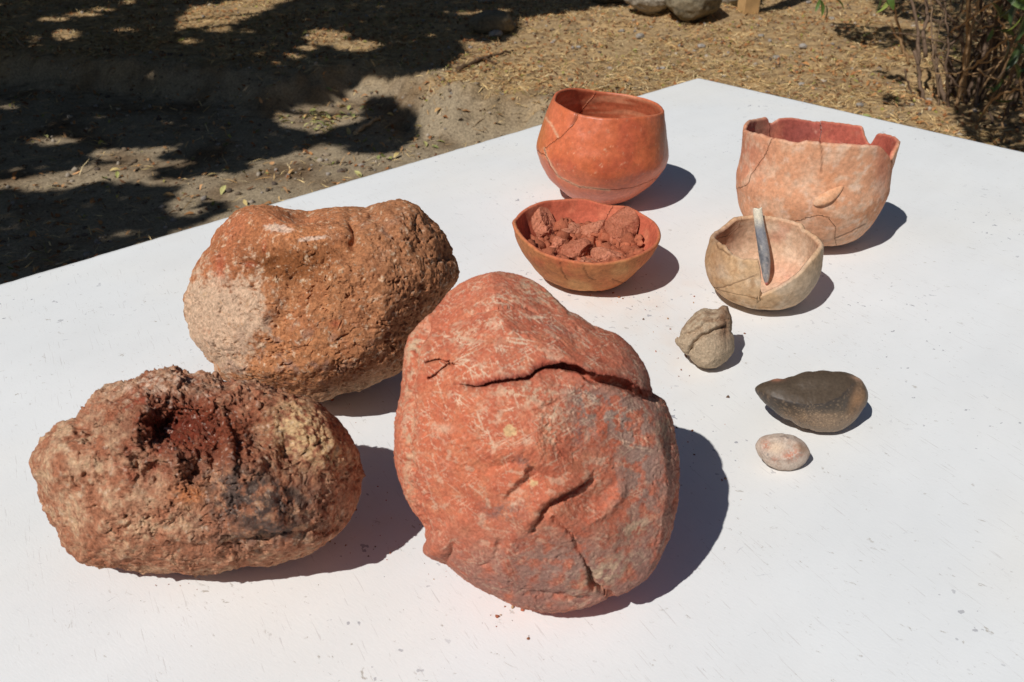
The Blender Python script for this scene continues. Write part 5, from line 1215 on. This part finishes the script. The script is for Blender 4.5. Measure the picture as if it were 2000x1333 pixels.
# ================================================================== twiggy shrub at the right, behind the table
shrub = empty("twiggy_shrub", (*gpt(1880, 262)[:2], 0.0)); so = np.array(shrub.location)
tag(shrub, "bare-stemmed twiggy shrub with a few green leaves, right behind the table corner", "shrub")
def at(px, py, y):
    d = ray(np.array(float(px)), np.array(float(py))); return EYE + d * (y / d[1])
Z = lambda L: [(1650 + a / 4.443, b / 4.443) for a, b in L]
TW = [([(1350,0),(1200,75),(1060,190),(920,280)],.008,4.0,4.4,1),([(1600,270),(1555,290),(1420,340),(1280,430),(1160,540),(1050,630)],.009,3.8,4.2,1),([(1415,480),(1290,515),(1160,545)],.007,4.0,4.1,1),([(780,640),(930,640),(1050,625),(1150,660)],.006,4.2,4.1,1),([(1440,705),(1300,690),(1150,600)],.006,3.9,4.0,1),
 ([(1300,30),(1350,180),(1410,340)],.007,3.9,3.9,1),([(1230,80),(1170,210),(1110,310),(1090,390)],.006,4.2,4.3,0),([(1110,330),(1170,380),(1195,460)],.005,4.2,4.2,0),([(1095,-30),(1080,120),(1040,230),(1000,310),(880,410)],.008,4.5,4.4,0),([(1040,-20),(1000,100),(950,220)],.007,4.5,4.5,0),
 ([(410,-30),(440,110),(470,250),(490,380),(520,440)],.012,4.6,4.7,1),([(400,200),(450,320),(520,440),(560,560)],.010,4.6,4.6,1),([(520,600),(560,760),(590,880)],.008,4.5,4.5,0),([(600,440),(650,650),(680,850),(740,1150)],.017,4.5,4.35,0),([(780,400),(800,650),(870,850),(880,1200)],.020,4.5,4.3,0),([(560,-20),(620,150),(640,350),(640,560)],.014,4.7,4.5,0),
 ([(700,-20),(720,150),(680,260),(700,500)],.015,4.7,4.5,0),([(1515,650),(1540,800),(1555,960)],.009,3.8,3.8,1),([(1060,1240),(1150,1050),(1250,900),(1400,790),(1570,790)],.009,4.1,3.7,1),([(1400,1010),(1360,1130),(1290,1290)],.010,3.9,3.9,1),([(1250,960),(1290,1100),(1350,1290)],.011,4.0,3.9,0),([(1090,1260),(1180,1080),(1210,1010)],.011,4.2,4.1,1),([(1440,870),(1390,990),(1370,1100)],.014,4.0,4.0,0),([(1150,990),(1300,860),(1380,740)],.008,4.0,3.9,0),
 ([(1000,1150),(980,900),(930,700),(900,500)],.018,4.4,4.6,0),([(1080,1150),(1060,900),(1100,700),(1180,560)],.015,4.3,4.5,0),([(900,660),(1000,780),(1060,900)],.009,4.3,4.3,0),([(820,210),(900,140)],.007,4.4,4.4,0),([(1160,240),(1290,215)],.006,4.1,4.0,1),([(1240,110),(1360,145)],.006,4.0,3.9,1),([(1480,960),(1550,930)],.008,3.7,3.7,1),([(1500,560),(1440,700),(1400,800)],.010,3.9,4.0,0),([(1480,300),(1430,430),(1400,520)],.008,3.9,4.0,0)]
TAN, BRN = (176, 142, 104), (112, 92, 76)
for pts, r, ya, yb, lit in TW:
    z = Z(pts); P = [at(p[0], p[1], ya + (yb - ya) * i / (len(z) - 1)) for i, p in enumerate(z)]
    V, T = tube(P, r * .55, r * .72, seg=6, sub=4, jit=.004)
    build("branch", V - so, T, M_bark, parent=shrub, col=np.tile(lin(TAN if lit else BRN), (len(V), 1)) * (.7 + .5 * rng.rand(len(V), 1)))  # sunlight on the lit twigs is put into their paler colour
rs = np.random.RandomState(77)
for i in range(64):
    bpx = 1800 + 230 * rs.rand() ** .8; y0 = rs.uniform(4.25, 4.9)
    b = np.array([(bpx - 1000) / FPX * y0 * 1.04, y0, 0]); b[2] = float(ground_z(b[0:1], b[1:2])[0]) - .03
    lean = np.array([rs.normal(.0, .35), rs.normal(-.05, .25), 0]); hh = rs.uniform(.6, 1.5)
    P = [b]; d = np.array([0, 0, 1.0]) + lean * .5
    for k in range(5):
        d = d + lean * .15 + rs.normal(0, .13, 3); d /= np.linalg.norm(d); P.append(P[-1] + d * hh / 5)
    r = rs.uniform(.005, .012)
    parts = [tube(P, r, r * .35, seg=6, sub=4, jit=.003, rs=rs)]
    for k in range(rs.randint(3, 8)):
        j = rs.randint(1, 5); q0 = P[j] * (1 - (f_ := rs.rand())) + P[j + 1 if j < 5 else j] * f_
        dd = rs.normal(size=3); dd[2] = abs(dd[2]) * .6; dd /= np.linalg.norm(dd); ll = rs.uniform(.08, .34)
        parts.append(tube([q0, q0 + dd * ll * .5 + rs.normal(0, .015, 3), q0 + dd * ll + rs.normal(0, .03, 3)], r * .42, r * .2, seg=5, sub=3, rs=rs))
    V, T = join(parts)
    build("branch", V - so, T, M_bark, parent=shrub, col=np.tile(lin([BRN, (130, 108, 86), (94, 78, 66), TAN][rs.randint(4)]), (len(V), 1)) * (.7 + .5 * rs.rand(len(V), 1)))
LM = []
for i, c in enumerate([(84, 106, 44), (58, 74, 36), (128, 138, 60)]):
    me = leaf_mesh("leaf", .105, .032, fold=.3, bend=.1); me.materials.append(mat_plain("shrub_leaf_%d" % i, c, rough=.45, spec=.45, n_scale=30, var=.15, bump=.05)); LM.append(me)
def hang(px, py, y, ang, k, s=1.0):
    P = at(px, py, y); o = link("leaf", LM[k], shrub, P - so)
    o.rotation_euler = (rs.normal(0, .5), ang, rs.normal(0, .6)); o.scale = (s, s, s)
for (px, py, y, ang, k, s) in [(1604, 16, 3.5, 1.3, 0, .62), (1611, 26, 3.5, 1.5, 1, .6), (1597, 10, 3.5, 1.9, 0, .5), (1638, 8, 3.5, .7, 0, .6), (1728, 6, 3.4, 2.2, 2, .85), (1715, 4, 3.4, 1.5, 1, .6), (1738, 0, 3.4, 1.0, 0, .8), (1770, -8, 3.4, .6, 0, .8),
    (1972, 10, 3.4, 2.1, 1, 1.0), (1985, 22, 3.3, 1.9, 1, 1.1), (1968, 34, 3.5, .5, 1, 1.0), (1978, 48, 3.4, 2.2, 2, .7), (1990, 58, 3.3, 1.6, 1, 1.0), (1966, 66, 3.6, .3, 1, .9), (1996, 80, 3.3, 1.2, 0, 1.1), (1978, 112, 3.5, 1.9, 1, 1.1), (1962, 100, 3.6, 1.5, 1, .9), (1945, 22, 3.6, .9, 1, .8), (1990, 4, 3.2, .4, 0, 1.2), (1955, 160, 3.7, .6, 1, .6), (1948, 170, 3.7, 2.2, 0, .5), (1985, 140, 3.6, 1.1, 1, .8), (1992, 96, 3.5, .8, 0, .7), (1935, 175, 3.8, .2, 0, .45)]:  # the pale leaf among the dark ones carries a sunlit tip in its colour
    hang(px, py, y, ang, k, s)
for i in range(10):
    hang(1930 + 80 * rs.rand(), 10 + 190 * rs.rand() ** 1.3, rs.uniform(3.5, 4.2), rs.rand() * 3.1, rs.choice([0, 1, 1]), rs.uniform(.4, .9))
SH2 = [[(1630, 45), (1700, 52), (1800, 60), (1830, 100), (1760, 108), (1700, 92), (1640, 75)], [(1690, -10), (1760, -10), (1830, 15), (1830, 48), (1720, 30)], [(1475, -30), (1520, -30), (1478, 24), (1470, 24)], [(1820, -60), (2400, -60), (2400, 330), (2000, 330), (1900, 280), (1862, 230), (1850, 150), (1830, 80)], [(1700, 135), (1760, 150), (1760, 165), (1720, 150)], [(1720, 180), (1770, 200), (1770, 215), (1730, 200)]]
Vc, Fc_, cc_, cen = shade_leaves(60000, SH2, [], 1.6, 7.5, 3.2, 9.5, .35, 3.0, 1.2, 2.3, .085, 930)
k = ~((cen[:, 2] < CAMZ - cen[:, 1] * .16))
kk = np.repeat(k, 4); Vc, cc_ = Vc[kk], cc_[kk]; Fc_ = (np.arange(k.sum()) * 4)[:, None] + np.array([0, 1, 2, 3])
fo = build("foliage", Vc - so, Fc_, M_leaf, parent=shrub, col=cc_, smooth=False); tag(fo, kind='stuff')
